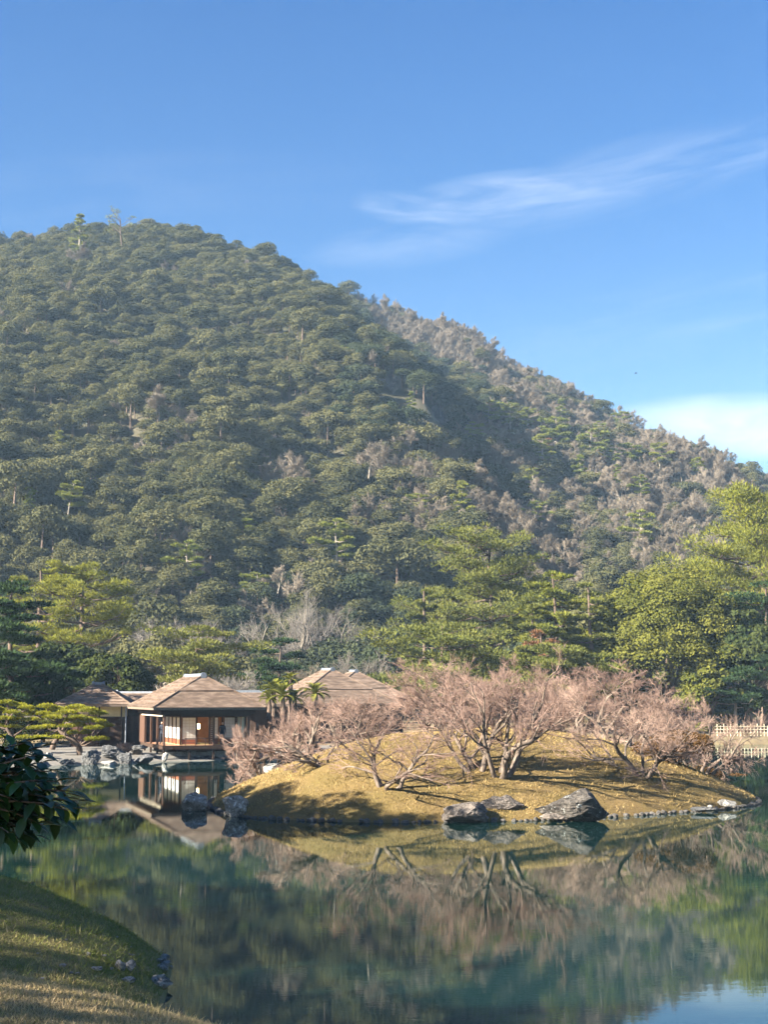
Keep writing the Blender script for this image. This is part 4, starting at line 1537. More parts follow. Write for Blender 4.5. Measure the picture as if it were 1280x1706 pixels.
def bare_tree(label, loc, H, seed, mt='twig_pale', mb='bark_grey', name='bare_tree', spread=1.0, nm=1.4, stems=1, rmin=.02):
    rng = np.random.default_rng(seed)
    roots = []
    for s in range(stems):
        a = s * 6.28 / max(stems, 1) + rng.normal(0, .3)
        tilt = 0.12 if stems == 1 else .35 * spread
        roots.append(((0, 0, -.3), (math.cos(a) * tilt, math.sin(a) * tilt, 1), H * .5, .018 * H + .02))
    lv = [dict(segs=4, wob=.08, up=.04, taper=.6),
          dict(n=7, t0=.3, ang=(25, 60 * spread), lr=(.5, .9), rr=.6, segs=4, wob=.14, up=.08),
          dict(n=6, t0=.25, ang=(20, 55), lr=(.45, .8), rr=.6, segs=3, wob=.15, up=.08, rmin=rmin),
          dict(n=int(6 * nm), t0=.2, ang=(20, 55), lr=(.4, .7), rr=.6, segs=2, wob=.14, up=.06, rmin=rmin * .8),
          dict(n=5, t0=.2, ang=(20, 55), lr=(.45, .8), rr=.6, segs=1, wob=.1, up=.05, rmin=rmin * .6)]
    g = grow(rng, roots, lv)
    root = tag(link(name, None, None, loc), label, 'tree')
    tv, tq = join([tubes(P, r_, 6) for P, r_ in g[:2]])
    link('trunk', np_mesh('trunk', tv, tq, [M[mb]], True), root)
    tv, tq = join([tubes(P, r_, 3) for P, r_ in g[2:]])
    link('twigs', np_mesh('twigs', tv, tq, [M[mt]], False), root)
    return root


for (px, pt, D, lab, sd, st, mt) in [
        (520, 945, 222, 'pale leafless fan shaped tree in front of the dark hollow', 601, 3, 'twig_pale'),
        (395, 1095, 150, 'rounded beige leafless shrub between pavilion roof and main hall', 602, 4, 'twig_pale'),
        (340, 1000, 215, 'wide pale bare thicket above the sunlit low pine', 603, 5, 'twig_pale'),
        (270, 985, 218, 'grey bare tree left of the pale thicket', 604, 4, 'twig_pale'),
        (440, 985, 218, 'tall slim leafless tree with pale limbs right of the thicket', 605, 1, 'twig_pale'),
        (590, 1045, 196, 'grey bare tree in the shade above the rear hall roof', 606, 2, 'twig_pale'),
        (500, 1065, 196, 'dim bare tree in shade above the main hall ridge', 607, 2, 'twig_hill')]:
    p = W(px, pt, D)
    z = gz_at(p[0], D) if D < 229 else float(hill_z(np.array([p[0]]), np.array([D]))[0])
    bare_tree(lab, (p[0], D, z), p[2] - z, sd, mt, stems=st)

# ------------------------------------------------------------------ cloud pruned pines on the left shore
def niwaki(label, base, pads, leaf, seed, trunk_pts, ntuft=9000, tr=.2):
    """pruned pine: crooked trunk through trunk_pts, pads at given points (local x, y, z, rx, rz)"""
    rng = np.random.default_rng(seed)
    root = tag(link('garden_pine', None, None, base), label, 'pine tree')
    TP = np.array(trunk_pts, float)
    t = np.linspace(0, 1, len(TP))
    parts = [tubes(TP[None], (tr * (1 - .7 * t))[None], 8)]
    for (x, y, z, rx, rz) in pads:
        tgt = np.array((x, y, z - rz * .5))
        k = np.argmin(np.linalg.norm(TP - (tgt - (0, 0, .5)), axis=1))
        mid = (TP[k] + tgt) / 2 + rng.normal(0, .1, 3) - (0, 0, .08)
        parts.append(tubes(np.array([[TP[k], mid, tgt]]), np.array([[.07, .05, .025]]), 5))
    tv, tq = join(parts)
    link('trunk', np_mesh('trunk', tv, tq, [M['bark_dark']], True), root)
    per = int(ntuft / len(pads))
    for (x, y, z, rx, rz) in pads:
        d = sphere_dirs(rng, per)
        d[:, 2] = np.where(rng.random(per) < .9, np.abs(d[:, 2]), -np.abs(d[:, 2]) * .3)
        lob = 1 + .16 * np.sin(np.arctan2(d[:, 1], d[:, 0]) * 3 + rng.uniform(0, 6))
        pos = np.array((x, y, z)) + d * np.array((rx, rx * .85, rz)) * (rng.uniform(.65, 1, per) * lob)[:, None]
        ax = d * (.9, .9, .8) + np.array((0, 0, .7)) + rng.normal(0, .3, (per, 3))
        nv, nq = needle_faces(rng, pos, ax, .15, .034)
        tt = np.clip(.55 * rng.random(per) + .25 * np.clip(d[:, 2], 0, 1) + .2 * rng.random(), 0, 1)
        link('needle_pad', np_mesh('needle_pad', nv, nq, [M[leaf]], False, tt), root)
    return root


def pads_from_px(lst, D, base):
    out = []
    for (px, py, rxp, rzp, dy) in lst:
        p = W(px, py, D + dy)
        out.append((p[0] - base[0], p[1] - base[1], p[2] - base[2], rxp * D / F, rzp * D / F))
    return out


D1 = 108.0
bx = W(132, 1245, D1)
bz = gz_at(bx[0], D1)
base = np.array((bx[0], D1, bz))
plist = [(78, 1178, 16, 5, 0), (95, 1183, 18, 5, .6), (112, 1188, 17, 5, -.5), (128, 1180, 17, 6, .5), (148, 1185, 17, 6, -.3), (163, 1190, 15, 5, .4),
         (72, 1190, 14, 4, -.5), (88, 1196, 18, 5, -.9), (108, 1200, 15, 5, .9), (128, 1196, 14, 4, -.9), (150, 1200, 17, 5, .3), (165, 1203, 12, 4, -.4),
         (60, 1214, 15, 4, -.3), (78, 1212, 15, 4, .8), (68, 1230, 17, 4, -.8), (90, 1224, 14, 4, .5), (95, 1230, 13, 4, -.7), (112, 1211, 14, 4, -1.1),
         (130, 1210, 12, 4, .9), (158, 1214, 16, 5, -.8), (172, 1210, 15, 5, .2), (152, 1233, 14, 5, -.8), (168, 1232, 13, 4, .2), (142, 1222, 10, 4, 0), (120, 1222, 9, 4, -.2)]
tp = [W(134, 1252, D1) - base, W(131, 1243, D1) - base, W(122, 1235, D1) - base, W(108, 1225, D1) - base, W(98, 1216, D1 + .3) - base, W(100, 1203, D1) - base, W(108, 1192, D1) - base, W(118, 1186, D1) - base]
tp[0][2] = -.3
gp_ = niwaki('cloud pruned pine with bright yellow green pads leaning over the shore rocks', base, pads_from_px(plist, D1, base), 'garden_pine', 71, tp, 16000, .26)
D2 = 109.5
bx = W(32, 1245, D2)
base2 = np.array((bx[0], D2, gz_at(bx[0], D2)))
plist2 = [(10, 1172, 15, 5, 0), (28, 1176, 15, 5, .6), (45, 1180, 14, 4, -.4), (0, 1184, 15, 4, .5), (20, 1188, 14, 4, -.7), (40, 1192, 15, 4, .4), (8, 1198, 14, 4, -.4), (30, 1200, 14, 4, .7),
          (50, 1186, 12, 4, .8), (55, 1200, 12, 4, -.3), (22, 1212, 14, 4, .2), (2, 1212, 12, 4, .5), (40, 1230, 12, 4, -.5), (15, 1228, 14, 4, .5), (-15, 1180, 14, 4, 0), (-12, 1200, 14, 4, .4)]
tp = [W(24, 1250, D2) - base2, W(22, 1240, D2) - base2, W(20, 1228, D2) - base2, W(12, 1215, D2) - base2, W(12, 1200, D2) - base2, W(22, 1188, D2) - base2]
tp[0][2] = -.3
niwaki('cloud pruned pine at the left edge behind the foreground leaves', base2, pads_from_px(plist2, D2, base2), 'garden_pine', 72, tp, 10000, .24)
D3 = 117
bx = W(90, 1240, D3)
base3 = np.array((bx[0], D3, gz_at(bx[0], D3)))
tp = [W(84, 1246, D3) - base3, W(90, 1238, D3) - base3, W(96, 1228, D3) - base3, W(104, 1216, D3) - base3, W(110, 1204, D3) - base3]
tp[0][2] = -.3
niwaki('darker pruned pine standing behind the bright one on the gravel', base3, pads_from_px([(80, 1204, 15, 4, 0), (100, 1206, 15, 4, .6), (118, 1196, 15, 4, -.4), (135, 1204, 13, 4, .3), (95, 1192, 14, 4, .8)], D3, base3), 'pine', 73, tp, 4000, .26)


def clipped_shrub(name, label, loc, size, leaf, seed, n=3500, s=.06, group=None):
    rng = np.random.default_rng(seed)
    root = tag(link(name, None, None, loc), label, 'shrub', group)
    sx_, sy_, sz_ = size
    bl = [(np.array((0, 0, sz_ * .35)), np.array((sx_ / 2, sy_ / 2, sz_ * .62)))]
    for k in range(9):
        a = rng.uniform(0, 6.28)
        bl.append((np.array((math.cos(a) * sx_ * .3, math.sin(a) * sy_ * .3, sz_ * rng.uniform(.35, .65))), np.array((sx_ * .22, sy_ * .22, sz_ * .3))))
    V, Q, t = blob_crown(rng, bl, n, s, .6, .7, .85)
    lv = [dict(segs=2, wob=.1, taper=.7), dict(n=5, t0=.3, ang=(20, 60), lr=(.5, .9), rr=.6, segs=2, wob=.15)]
    g = grow(rng, [((0, 0, -.1), (math.cos(a) * .6, math.sin(a) * .6, 1), sz_ * .6, .025) for a in (0, 1.3, 2.6, 3.9, 5.2)], lv)
    tv, tq = join([tubes(P, r_, 4) for P, r_ in g])
    link('stems', np_mesh('stems', tv, tq, [M['bark_dark']]), root)
    link('foliage', np_mesh('foliage', V, Q, [M[leaf]], False, t), root)
    return root


p = W(28, 1262, 104)
clipped_shrub('hedge', 'dark rounded clipped hedge on the left shore under the pruned pines', (p[0], 104, .3), (2.4, 1.8, 1.5), 'hedge_leaf', 81, 5000, .07)
for k, (px, D, sx__, sz__) in enumerate([(-8, 127, 3.2, 2.6), (45, 128, 3.4, 2.2), (100, 130, 3.6, 2.4), (150, 132, 2.6, 1.4)]):
    p = W(px, 1230, D)
    clipped_shrub('hedge', ['tall dark hedge at the left edge behind the pruned pines', 'dark hedge across the gravel behind the left pruned pine', 'dark hedge across the gravel behind the bright pruned pine', 'low dark hedge in front of the small tea house'][k],
                  (p[0], D, gz_at(p[0], D)), (sx__, 2.2, sz__), 'hedge_leaf', 180 + k, 5000, .09)
p = W(210, 1240, 110)
bare_tree('small reddish twiggy shrub beside the pavilion veranda', (p[0], 110, gz_at(p[0], 110)), 1.5, 82, 'twig', 'bark_maple', 'bare_shrub', 1.0, 1.0, 4, .012)
p = W(228, 1243, 109)
bare_tree('low dark twiggy shrub at the corner of the veranda', (p[0], 109, gz_at(p[0], 109)), .95, 83, 'twig_hill', 'bark_dark', 'bare_shrub', 1.2, 1.0, 4, .012)

# ------------------------------------------------------------------ cycads
def cycad_frond():
    k = 9
    s = np.linspace(0, 1, k)
    P = np.stack([s * .95, np.zeros(k), .55 * s - .62 * s ** 2], 1)
    parts = [tubes(P[None], (.018 * (1 - .7 * s))[None], 4)]
    V, Q, off = [], [], 0
    n = 22
    for i in range(n):
        f = .12 + .86 * i / n
        c = np.array([np.interp(f, s, P[:, j]) for j in range(3)])
        ln = .24 * math.sin(math.pi * (f * .85 + .12))
        for sd in (-1, 1):
            tip = c + np.array((ln * .55, sd * ln * .85, .05))
            V += [c - (.03, 0, 0), c + (.03, 0, 0), tip]
    vv, qq = parts[0]
    L = np.arange(len(V)).reshape(-1, 3) + len(vv)
    return np_mesh('frond', np.concatenate([vv, np.array(V)]), [qq, L], [M['cycad_leaf']], False, np.concatenate([np.full(len(qq), .4), rs.random(len(L))]))


FR = cycad_frond()


def cycad(label, px, py, D, pxr, trunk):
    p = W(px, py, D)
    z = p[2] - trunk
    root = tag(link('cycad', None, None, (p[0], D, z)), label, 'cycad', 'cycads in front of the main hall')
    k = 8
    t = np.linspace(0, 1, k)
    tv, tq = tubes(np.stack([.1 * np.sin(t * 3), 0 * t, t * trunk], 1)[None], (.19 + .02 * np.cos(t * 40))[None], 9)
    link('trunk', np_mesh('trunk', tv, tq, [M['bark_dark']]), root)
    s = pxr * D / F
    for i in range(26):
        o = link('frond', FR, root, (.1 * math.sin(3), 0, trunk), 0, s * rs.uniform(1.0, 1.3))
        o.rotation_euler = (0, R(20 - (i % 3) * 32 + rs.uniform(-10, 10)), i * 2.4)
    return root


for a in (('tallest cycad with a small crown above the others', 483, 1132, 118, 15, 3.6), ('broad cycad at the left of the clump', 455, 1150, 117, 23, 2.6),
          ('drooping cycad at the front of the clump', 470, 1160, 115, 26, 2.0), ('cycad standing apart on the right of the clump', 525, 1156, 116, 24, 2.4),
          ('shorter dark cycad behind the front cycad', 490, 1164, 118, 19, 1.8), ('low yellowish cycad at the left foot of the clump', 447, 1164, 116, 17, 1.6)):
    cycad(*a)

# ------------------------------------------------------------------ bare maples on the island
def maple(label, px, py, width_px, top_py, seed, stems, spread=.9, fine=1.0, D=None, lean=(0, 0), trunk_r=.10, leanlift=.0, rough=1.0):
    """many stemmed pruned maple: wide dome of fine pinkish twigs"""
    rng = np.random.default_rng(seed)
    if D is None:
        p = hit(px, py, island_z, 54, 90)
    else:
        q = W(px, py, D)
        zz = island_z(np.array([q[0]]), np.array([D]))[0]
        if zz < .05:
            zz = gz_at(q[0], D)
        p = np.array((q[0], D, zz))
    top = W(px, top_py, p[1])
    H = top[2] - p[2]
    Rw = width_px * p[1] / F / 2
    roots = []
    for s in range(stems):
        a = s * 2 * math.pi / stems + rng.normal(0, .35)
        tl = spread * rng.uniform(.55, 1.15)
        dr = np.array((math.cos(a) * tl * 1.15 + lean[0], math.sin(a) * tl + lean[1], 1.0 + leanlift))
        roots.append(((math.cos(a) * .12, math.sin(a) * .12, -.2), dr, .5 * max(H, Rw) * rng.uniform(.8, 1.15), trunk_r * rng.uniform(.75, 1.2)))
    lv = [dict(segs=6, wob=.19 * rough, up=.02, taper=.55),
          dict(n=5, t0=.35, ang=(25, 65), lr=(.5, .9), rr=.62, segs=5, wob=.22 * rough, up=.05),
          dict(n=5, t0=.25, ang=(22, 62), lr=(.45, .8), rr=.55, segs=4, wob=.2, up=.07, rmin=.010),
          dict(n=int(6.6 * fine), t0=.15, ang=(18, 55), lr=(.45, .8), rr=.55, segs=2, wob=.16, up=.09, rmin=.006),
          dict(n=int(7.2 * fine), t0=.1, ang=(14, 48), lr=(.45, .85), rr=.6, segs=1, wob=.10, up=.10, taper=.6, rmin=.0052)]
    g = grow(rng, roots, lv)
    # settle the crown into its pruned dome: scale to the width and height it has
    tips = g[-1][0][:, -1]
    ex = np.percentile(np.abs(tips[:, 0] - lean[0] * 0), 96)
    ez = np.percentile(tips[:, 2], 98)
    ky, kz = Rw / ex, H / ez
    for P, r_ in g:
        P[..., 0] *= ky
        P[..., 1] *= (ky + 1) / 2
        P[..., 2] *= kz
    root = tag(link('maple_tree', None, None, p), label, 'tree')
    tv, tq = join([tubes(P, r_, 7) for P, r_ in g[:2]])
    link('trunk', np_mesh('trunk', tv, tq, [M['bark_maple']], True), root)
    tv, tq = join([tubes(P, r_, 3) for P, r_ in g[2:]])
    link('twigs', np_mesh('twigs', tv, tq, [M['twig']], False), root)
    return root


maple('slender forked bare maple on the front slope casting thin shadows over the grass', 645, 1311, 225, 1172, 901, 4, .55, .8, trunk_r=.09)
maple('large bare maple with thick pale double trunk at the middle of the mound', 832, 1292, 270, 1108, 902, 5, .8, 1.15, trunk_r=.14)
maple('dark stemmed bare maple leaning left beside the large double trunk', 795, 1284, 190, 1130, 903, 3, .8, 1.0, lean=(-.55, 0), trunk_r=.12)
maple('low bare maple with dark forked trunk near the right end of the mound', 1068, 1291, 230, 1185, 904, 5, .8, 1.1, trunk_r=.11)
maple('bare maple leaning low to the left over the water edge', 540, 1272, 190, 1222, 905, 4, 1.0, .9, lean=(-.9, 0), trunk_r=.10)
maple('wide bare maple with gnarled pale trunk left of the mound crest', 497, 1246, 215, 1168, 906, 5, 1.0, 1.1, D=74, lean=(-.2, 0), trunk_r=.15)
maple('thin pale stemmed maple behind the crest left of centre', 568, 1240, 190, 1160, 907, 4, .7, 1.1, D=79)
maple('bare maple with white stem behind the crest near the main hall', 718, 1226, 190, 1110, 908, 4, .7, 1.1, D=82)
maple('tall dense pink crowned maple at the top of the grove', 765, 1226, 215, 1100, 909, 5, .6, 1.25, D=80)
maple('bare maple in the grove right of the tallest pink crown', 880, 1224, 200, 1118, 910, 5, .7, 1.2, D=81)
maple('wide bare maple with dark twin limbs on the right of the grove', 985, 1232, 240, 1112, 911, 5, .8, 1.25, D=79, trunk_r=.14)
maple('bare maple with arching pale limbs in front of the camphor tree', 1040, 1240, 190, 1135, 912, 4, .8, 1.1, D=76)
maple('low spreading maple reaching over the water on the far right of the island', 1165, 1258, 190, 1172, 913, 5, 1.1, 1.1, D=74, lean=(.35, 0))
maple('small reddish maple behind the leaning trunk on the left shoulder', 620, 1232, 160, 1175, 914, 4, .8, 1.1, D=80)
maple('low twiggy maple overhanging the stones left of the mound', 440, 1268, 130, 1190, 915, 5, 1.1, 1.0, D=77)
maple('bare maple filling the grove between centre and right trunks', 935, 1228, 190, 1128, 916, 5, .8, 1.2, D=84)
maple('pale twiggy maple at the right shoulder of the mound', 1115, 1246, 170, 1160, 917, 5, .9, 1.1, D=80)
# ------------------------------------------------------------------ shrubs on the island
for (px, py, lab, sz, sd) in [(1130, 1272, 'rust brown azalea mound under the right hand maples', (3.4, 2.6, 1.6), 921), (1168, 1281, 'dark brown azalea mound at the right shoulder of the island', (3.0, 2.4, 1.5), 922),
                              (1228, 1305, 'round russet azalea shrub at the right tip of the island', (1.7, 1.5, 1.05), 923), (1095, 1262, 'olive brown azalea behind the low forked maple', (2.2, 1.8, 1.0), 924)]:
    p = hit(px, py, island_z, 54, 90)
    clipped_shrub('azalea_shrub', lab, p - (0, 0, .05), sz, 'azalea_leaf', sd, 5500, .055, 'azalea shrubs on the island')

# ------------------------------------------------------------------ rocks
def rock(label, px, py, wpx, hpx, D, mat, seed, depth=.8, sink=.25, cuts=14, name='rock', rotz=0, group=None, fn=None, yo=.05):
    p = W(px, py, D) if fn is None else hit(px, py, fn, 20, 90)
    k = p[1] / F
    w, h = wpx * k, hpx * k
    z = p[2] if fn is not None else max(0.0, p[2])
    me = rock_mesh(name, seed, (w, w * depth, h * (1 + sink)), M[mat], cuts)
    o = link(name, me, None, (p[0], p[1] + w * depth * yo, z + h * (1 - sink) / 2), rotz)
    return tag(o, label, 'rock', group)


rock('squat pale cracked boulder at the front water edge of the island', 774, 1368, 84, 35, 56.6, 'rock_warm', 1001, .7, .25, 12)
rock('low brown weathered boulder half sunk in the grass between the two big boulders', 836, 1347, 78, 22, 58.6, 'rock_warm', 1002, .6, .5, 18, fn=island_z, yo=.0)
# the long dark boulder: two wedge masses in one stone
rr_ = W(958, 1361, 57.4)
k_ = rr_[1] / F
kk_ = rock_mesh('rock', 1013, (132 * k_, 66 * k_, 70 * k_), M['rock_dark'], 22, 4, .12)
vco = np.zeros(len(kk_.vertices) * 3, np.float32)
kk_.vertices.foreach_get('co', vco)
vco = vco.reshape(-1, 3)
hw_ = 61 * k_
vco[:, 2] *= np.interp(vco[:, 0] / hw_, [-1, -.3, .45, .75, 1], [.42, .75, 1.08, 1.0, .7])
kk_.vertices.foreach_set('co', vco.ravel())
tag(link('rock', kk_, None, (rr_[0], rr_[1] - .25, .46)), 'largest dark wedge shaped boulder with white lichen at the island front', 'rock')
rock('small slab of stone lying in the water under the dark wedge boulder', 930, 1362, 60, 8, 57.0, 'rock_warm', 1004, .5, .4, 10)
rock('blue grey lichened rock standing alone in the water left of the island', 322, 1350, 48, 30, 62.5, 'rock_lichen', 1505, .7, .3, 18)
rock('rounded white speckled rock at the left tip of the island', 390, 1358, 46, 32, 59.4, 'rock_lichen', 1606, .8, .3, 16)
rock('flat pale stone in the water at the right end of the island front', 1212, 1342, 34, 10, 62.8, 'pale_stone', 1007, .6, .4, 8)
rock('long flat grey stone beside the flat pale one at the right', 1170, 1350, 52, 6, 61.2, 'rock_shore', 1008, .5, .5, 8)
rock('tiny white stone between the two flat stones at the right', 1184, 1347, 9, 7, 61.6, 'pale_stone', 1009, .8, .3, 8)
for k, (px, py, w, h, D, lab) in enumerate([(150, 1274, 34, 26, 103, 'upright grey rock with white streaks on the left shore'), (186, 1262, 40, 22, 105.5, 'broad dark rock behind the streaked one on the left shore'),
                                            (208, 1272, 30, 18, 103.8, 'round rock between the streaked rock and the pavilion'), (238, 1271, 36, 16, 104.5, 'long low rock at the foot of the veranda'),
                                            (182, 1275, 32, 8, 102.6, 'flat pale stone at the water below the dark rock'), (118, 1272, 16, 8, 102.5, 'small dark stone left of the streaked rock'),
                                            (80, 1264, 18, 11, 103, 'small white stone under the pruned pine'), (105, 1273, 22, 9, 102.2, 'low dark shore stone behind the foreground leaves'),
                                            (232, 1248, 26, 7, 107.5, 'stepping stone by the veranda corner'), (274, 1266, 13, 14, 106.3, 'small white upright stone under the veranda corner'),
                                            (62, 1272, 24, 10, 101.5, 'dull shore stone at the left behind the leaves')]):
    rock(lab, px, py, w, h, D, 'rock_shore' if k not in (4, 6, 9) else 'pale_stone', 1020 + k, .8, .25, 14)
for k, (px, py, w, h, D, lab) in enumerate([(470, 1258, 40, 18, 82, 'pale stone under the gnarled maple'), (500, 1262, 34, 15, 79, 'whitish stone behind the left shoulder of the island'),
                                            (455, 1292, 34, 22, 74, 'cream coloured rock on the left flank of the island'), (485, 1290, 30, 18, 73, 'rounded pale rock beside the leaning maple')]):
    rock(lab, px, py, w, h, D, 'pale_stone', 1040 + k, .8, .25, 12)
# edging stones round the island front: parts of the island
ek = [rock_mesh('edging_stone', 1060 + k, (1, .8, .7), M['edge_stone'], 10, 1) for k in range(6)]
ring = ISL_C[(ISL_C[:, 1] < 70)]
ordr = np.argsort(np.arctan2(ring[:, 1] - 72, ring[:, 0] - 5))
ring = ring[ordr]
seg = np.concatenate([[0], np.cumsum(np.linalg.norm(np.diff(ring, axis=0), axis=1))])
s = 0.0
while s < seg[-1]:
    q = np.array((np.interp(s, seg, ring[:, 0]), np.interp(s, seg, ring[:, 1])))
    sz = rs.uniform(.18, .40)
    if rs.random() < .92:
        o = link('edging_stone', ek[rs.integers(6)], island, (q[0], q[1] + rs.normal(-.05, .05), rs.uniform(.0, .07)), float(rs.uniform(0, 6)), float(sz))
    s += sz * .95
# near bank stones
for k, (px, py, w, h, lab) in enumerate([(200, 1616, 18, 16, 'round grey stone on the near bank, left of a pair'), (216, 1617, 20, 18, 'paler stone on the near bank, right of a pair'),
                                         (160, 1617, 22, 7, 'thin white stone sliver half buried in the near bank'), (213, 1636, 24, 9, 'flat white stone below the pair on the near bank'),
                                         (266, 1642, 42, 17, 'flat blue grey slab at the water edge of the near bank')]):
    rock(lab, px, py, w, h, 24, 'pale_stone' if k != 4 else 'rock_lichen', 1080 + k, .7, .35, 8, fn=near_z)
sk_ = [rock_mesh('pebble', 1090 + k, (1, .8, .6), M['pale_stone'], 8, 1) for k in range(4)]
for k in range(46):
    t = k / 45
    px, py = (278 - 10 * t + rs.normal(0, 4), 1566 + 74 * t) if k < 30 else (rs.uniform(60, 280), rs.uniform(1560, 1690))
    p = hit(px, py, near_z, 16, 32)
    o = link('pebble', sk_[k % 4], None, p + (0, 0, .01), float(rs.uniform(0, 6)), float(rs.uniform(.05, .15) if k >= 30 else rs.uniform(.13, .28)))
    tag(o, 'small pale pebble in the line down the near water edge' if k < 30 else 'small pale pebble scattered on the near grass bank', 'pebble', 'pebbles on the near bank')


# ------------------------------------------------------------------ grass
def blades(name, P, hgt, wid, mat, seed, lean=.6, tint=None):
    rng = np.random.default_rng(seed)
    n = len(P)
    a = rng.uniform(0, 6.28, n)
    t = np.stack([np.cos(a), np.sin(a), np.zeros(n)], 1)
    up = norm(np.stack([rng.normal(0, lean, n), rng.normal(0, lean, n), np.ones(n)], 1))
    h = (hgt * rng.uniform(.5, 1.5, n))[:, None]
    w = wid * rng.uniform(.7, 1.3, n)[:, None]
    V = np.stack([P - t * w, P + t * w, P + up * h], 1).reshape(-1, 3)
    tn = rng.random(n) if tint is None else np.clip(tint + rng.normal(0, .2, n), 0, 1)
    return tag(link(name, np_mesh(name, V, np.arange(n * 3).reshape(-1, 3), [mat], False, tn)), kind='stuff')


M['island_grass'] = leaf_mat('island_grass', (.14, .105, .048), (.50, .36, .16), .2, 0, 0)
M['bank_grass'] = leaf_mat('bank_grass', (.17, .20, .05), (.50, .38, .22), .2, 0, 0)
gx_ = rs.uniform(-9.5, 18.5, 260000)
gy_ = 55 + 30 * rs.random(260000) ** 1.6
dd_ = poly_dist(gx_, gy_, ISL_C)
k = (dd_ > .05)
gx_, gy_ = gx_[k], gy_[k]
cl = fbm(gx_ * .7, gy_ * .7, 91, 4) + .5 + .12 * (rs.random(len(gx_)) - .5)
k = rs.random(len(gx_)) < np.clip((cl - .25) * 1.9, .12, 1)
gx_, gy_ = gx_[k][:130000], gy_[k][:130000]
blades('island_grass', np.stack([gx_, gy_, island_z(gx_, gy_) - .01], 1), .075, .016, M['island_grass'], 92, .9, fbm(gx_ * .5, gy_ * .5, 93) * 1.4 + .5)
kk = rs.random(len(gx_)) < .10 * np.clip(1 + 5 * fbm(gx_ * 1.1, gy_ * 1.1, 99), 0, 3)
blades('island_weeds', np.stack([gx_[kk], gy_[kk], island_z(gx_[kk], gy_[kk]) - .01], 1), .17, .016, M['island_grass'], 90, 1.2)
nn = 420000
gx_ = rs.uniform(-11.5, 1.0, nn)
gy_ = rs.uniform(16.0, 35, nn)
zz = near_z(gx_, gy_)
k = (zz > .04) & (np.abs(gx_ / gy_ + .13) < .17)
gx_, gy_, zz = gx_[k], gy_[k], zz[k]
dryness = sstep(24.2, 21.8, gy_ + 1.2 * fbm(gx_ * .8, gy_ * .8, 95) * 2) * .75 + .12 + .7 * fbm(gx_ * 1.3, gy_ * 1.3, 97)
blades('bank_grass', np.stack([gx_, gy_, zz - .01], 1), .06, .007, M['bank_grass'], 94, 1.0, dryness)

kk = rs.random(len(gx_)) < .06 * np.clip(1 + 3 * fbm(gx_ * 1.6, gy_ * 1.6, 98), 0, 2)
blades('bank_weeds', np.stack([gx_[kk], gy_[kk], zz[kk] - .01], 1), .13, .009, M['bank_grass'], 96, 1.2, dryness[kk] + .25 * rs.normal(0, 1, kk.sum()))

# ------------------------------------------------------------------ foreground evergreen branch
bl_ = NB('glossy_leaf')
oi = bl_.n('ShaderNodeObjectInfo')
bl_.principled(bl_.mix(oi.outputs['Random'], (.014, .04, .010), (.04, .095, .02)), .42, None, .3)
M['glossy_leaf'] = bl_.m


def big_leaf():
    k = 6
    s = np.linspace(0, 1, k)
    w = .24 * np.sin(math.pi * s ** .8) + .004
    z = -.18 * s ** 2
    V = np.concatenate([np.stack([s, -w, z + w * .35], 1), np.stack([s, 0 * s, z], 1), np.stack([s, w, z + w * .35], 1)])
    Q = []
    for r_ in range(2):
        for i in range(k - 1):
            a = r_ * k + i
            Q.append((a, a + 1, a + k + 1, a + k))
    return np_mesh('leaf', V, np.array(Q), [M['glossy_leaf']], True)


LEAF = big_leaf()
fz = float(near_z(np.array([-2.6]), np.array([7.6]))[0])
fb = tag(link('leafy_shrub', None, None, (-2.6, 7.6, fz)), 'dark glossy leaved branches reaching in from the left edge in the foreground', 'shrub')
stems, leafp = [], []
root_ = np.array((-2.6, 7.6, fz))
for (px, py, D) in [(118, 1318, 7.35), (100, 1345, 7.45), (80, 1285, 7.2), (50, 1235, 7.3), (25, 1240, 7.2), (70, 1270, 7.45), (88, 1330, 7.15), (98, 1365, 7.35), (58, 1392, 7.4), (25, 1395, 7.2), (45, 1370, 7.5), (78, 1310, 7.4), (40, 1310, 7.2), (15, 1285, 7.6), (128, 1335, 7.3), (112, 1350, 7.2), (92, 1302, 7.4), (66, 1245, 7.5), (60, 1258, 7.1), (108, 1322, 7.6), (70, 1375, 7.2), (84, 1360, 7.4), (40, 1390, 7.3), (30, 1290, 7.2),
                    (55, 1320, 7.3), (18, 1330, 7.1), (20, 1262, 7.4), (75, 1335, 7.7), (35, 1350, 7.6), (10, 1375, 7.3), (48, 1288, 7.7), (5, 1300, 7.5), (95, 1340, 7.0), (62, 1300, 7.0)]:
    tip = W(px, py, D)
    hub = W(-70 + rs.uniform(-10, 10), 1330 + (py - 1330) * .3, 7.45)
    s = np.linspace(0, 1, 8)[:, None]
    mid = (hub + tip) / 2 + np.array((0, rs.normal(0, .05), rs.uniform(.0, .07)))
    P = (1 - s) ** 2 * hub + 2 * s * (1 - s) * mid + s ** 2 * tip
    stems.append(tubes((P - root_)[None], (np.linspace(.011, .003, 8))[None], 5))
    hubline = np.array([root_ - root_, (root_ - root_) * .5 + (hub - root_) * .5 + (-.08, 0, 0), hub - root_])
    stems.append(tubes(hubline[None], np.array([[.03, .022, .011]]), 6))
    for j in range(15):
        f = 1 - (j / 15) * .8
        c = P[0] + (P[-1] - P[0]) * 0
        c = np.array([np.interp(f, s[:, 0], P[:, m]) for m in range(3)])
        dtip = norm(P[-1] - P[-3])
        leafp.append((c - root_, dtip, j))
sv_, sq_ = join(stems)
link('stems', np_mesh('stems', sv_, sq_, [M['bark_dark']], True), fb)
rs.shuffle(leafp)
lvs = [[], []]
LV = np.array([v.co[:] for v in LEAF.vertices])
LF = np.array([p_.vertices[:] for p_ in LEAF.polygons])
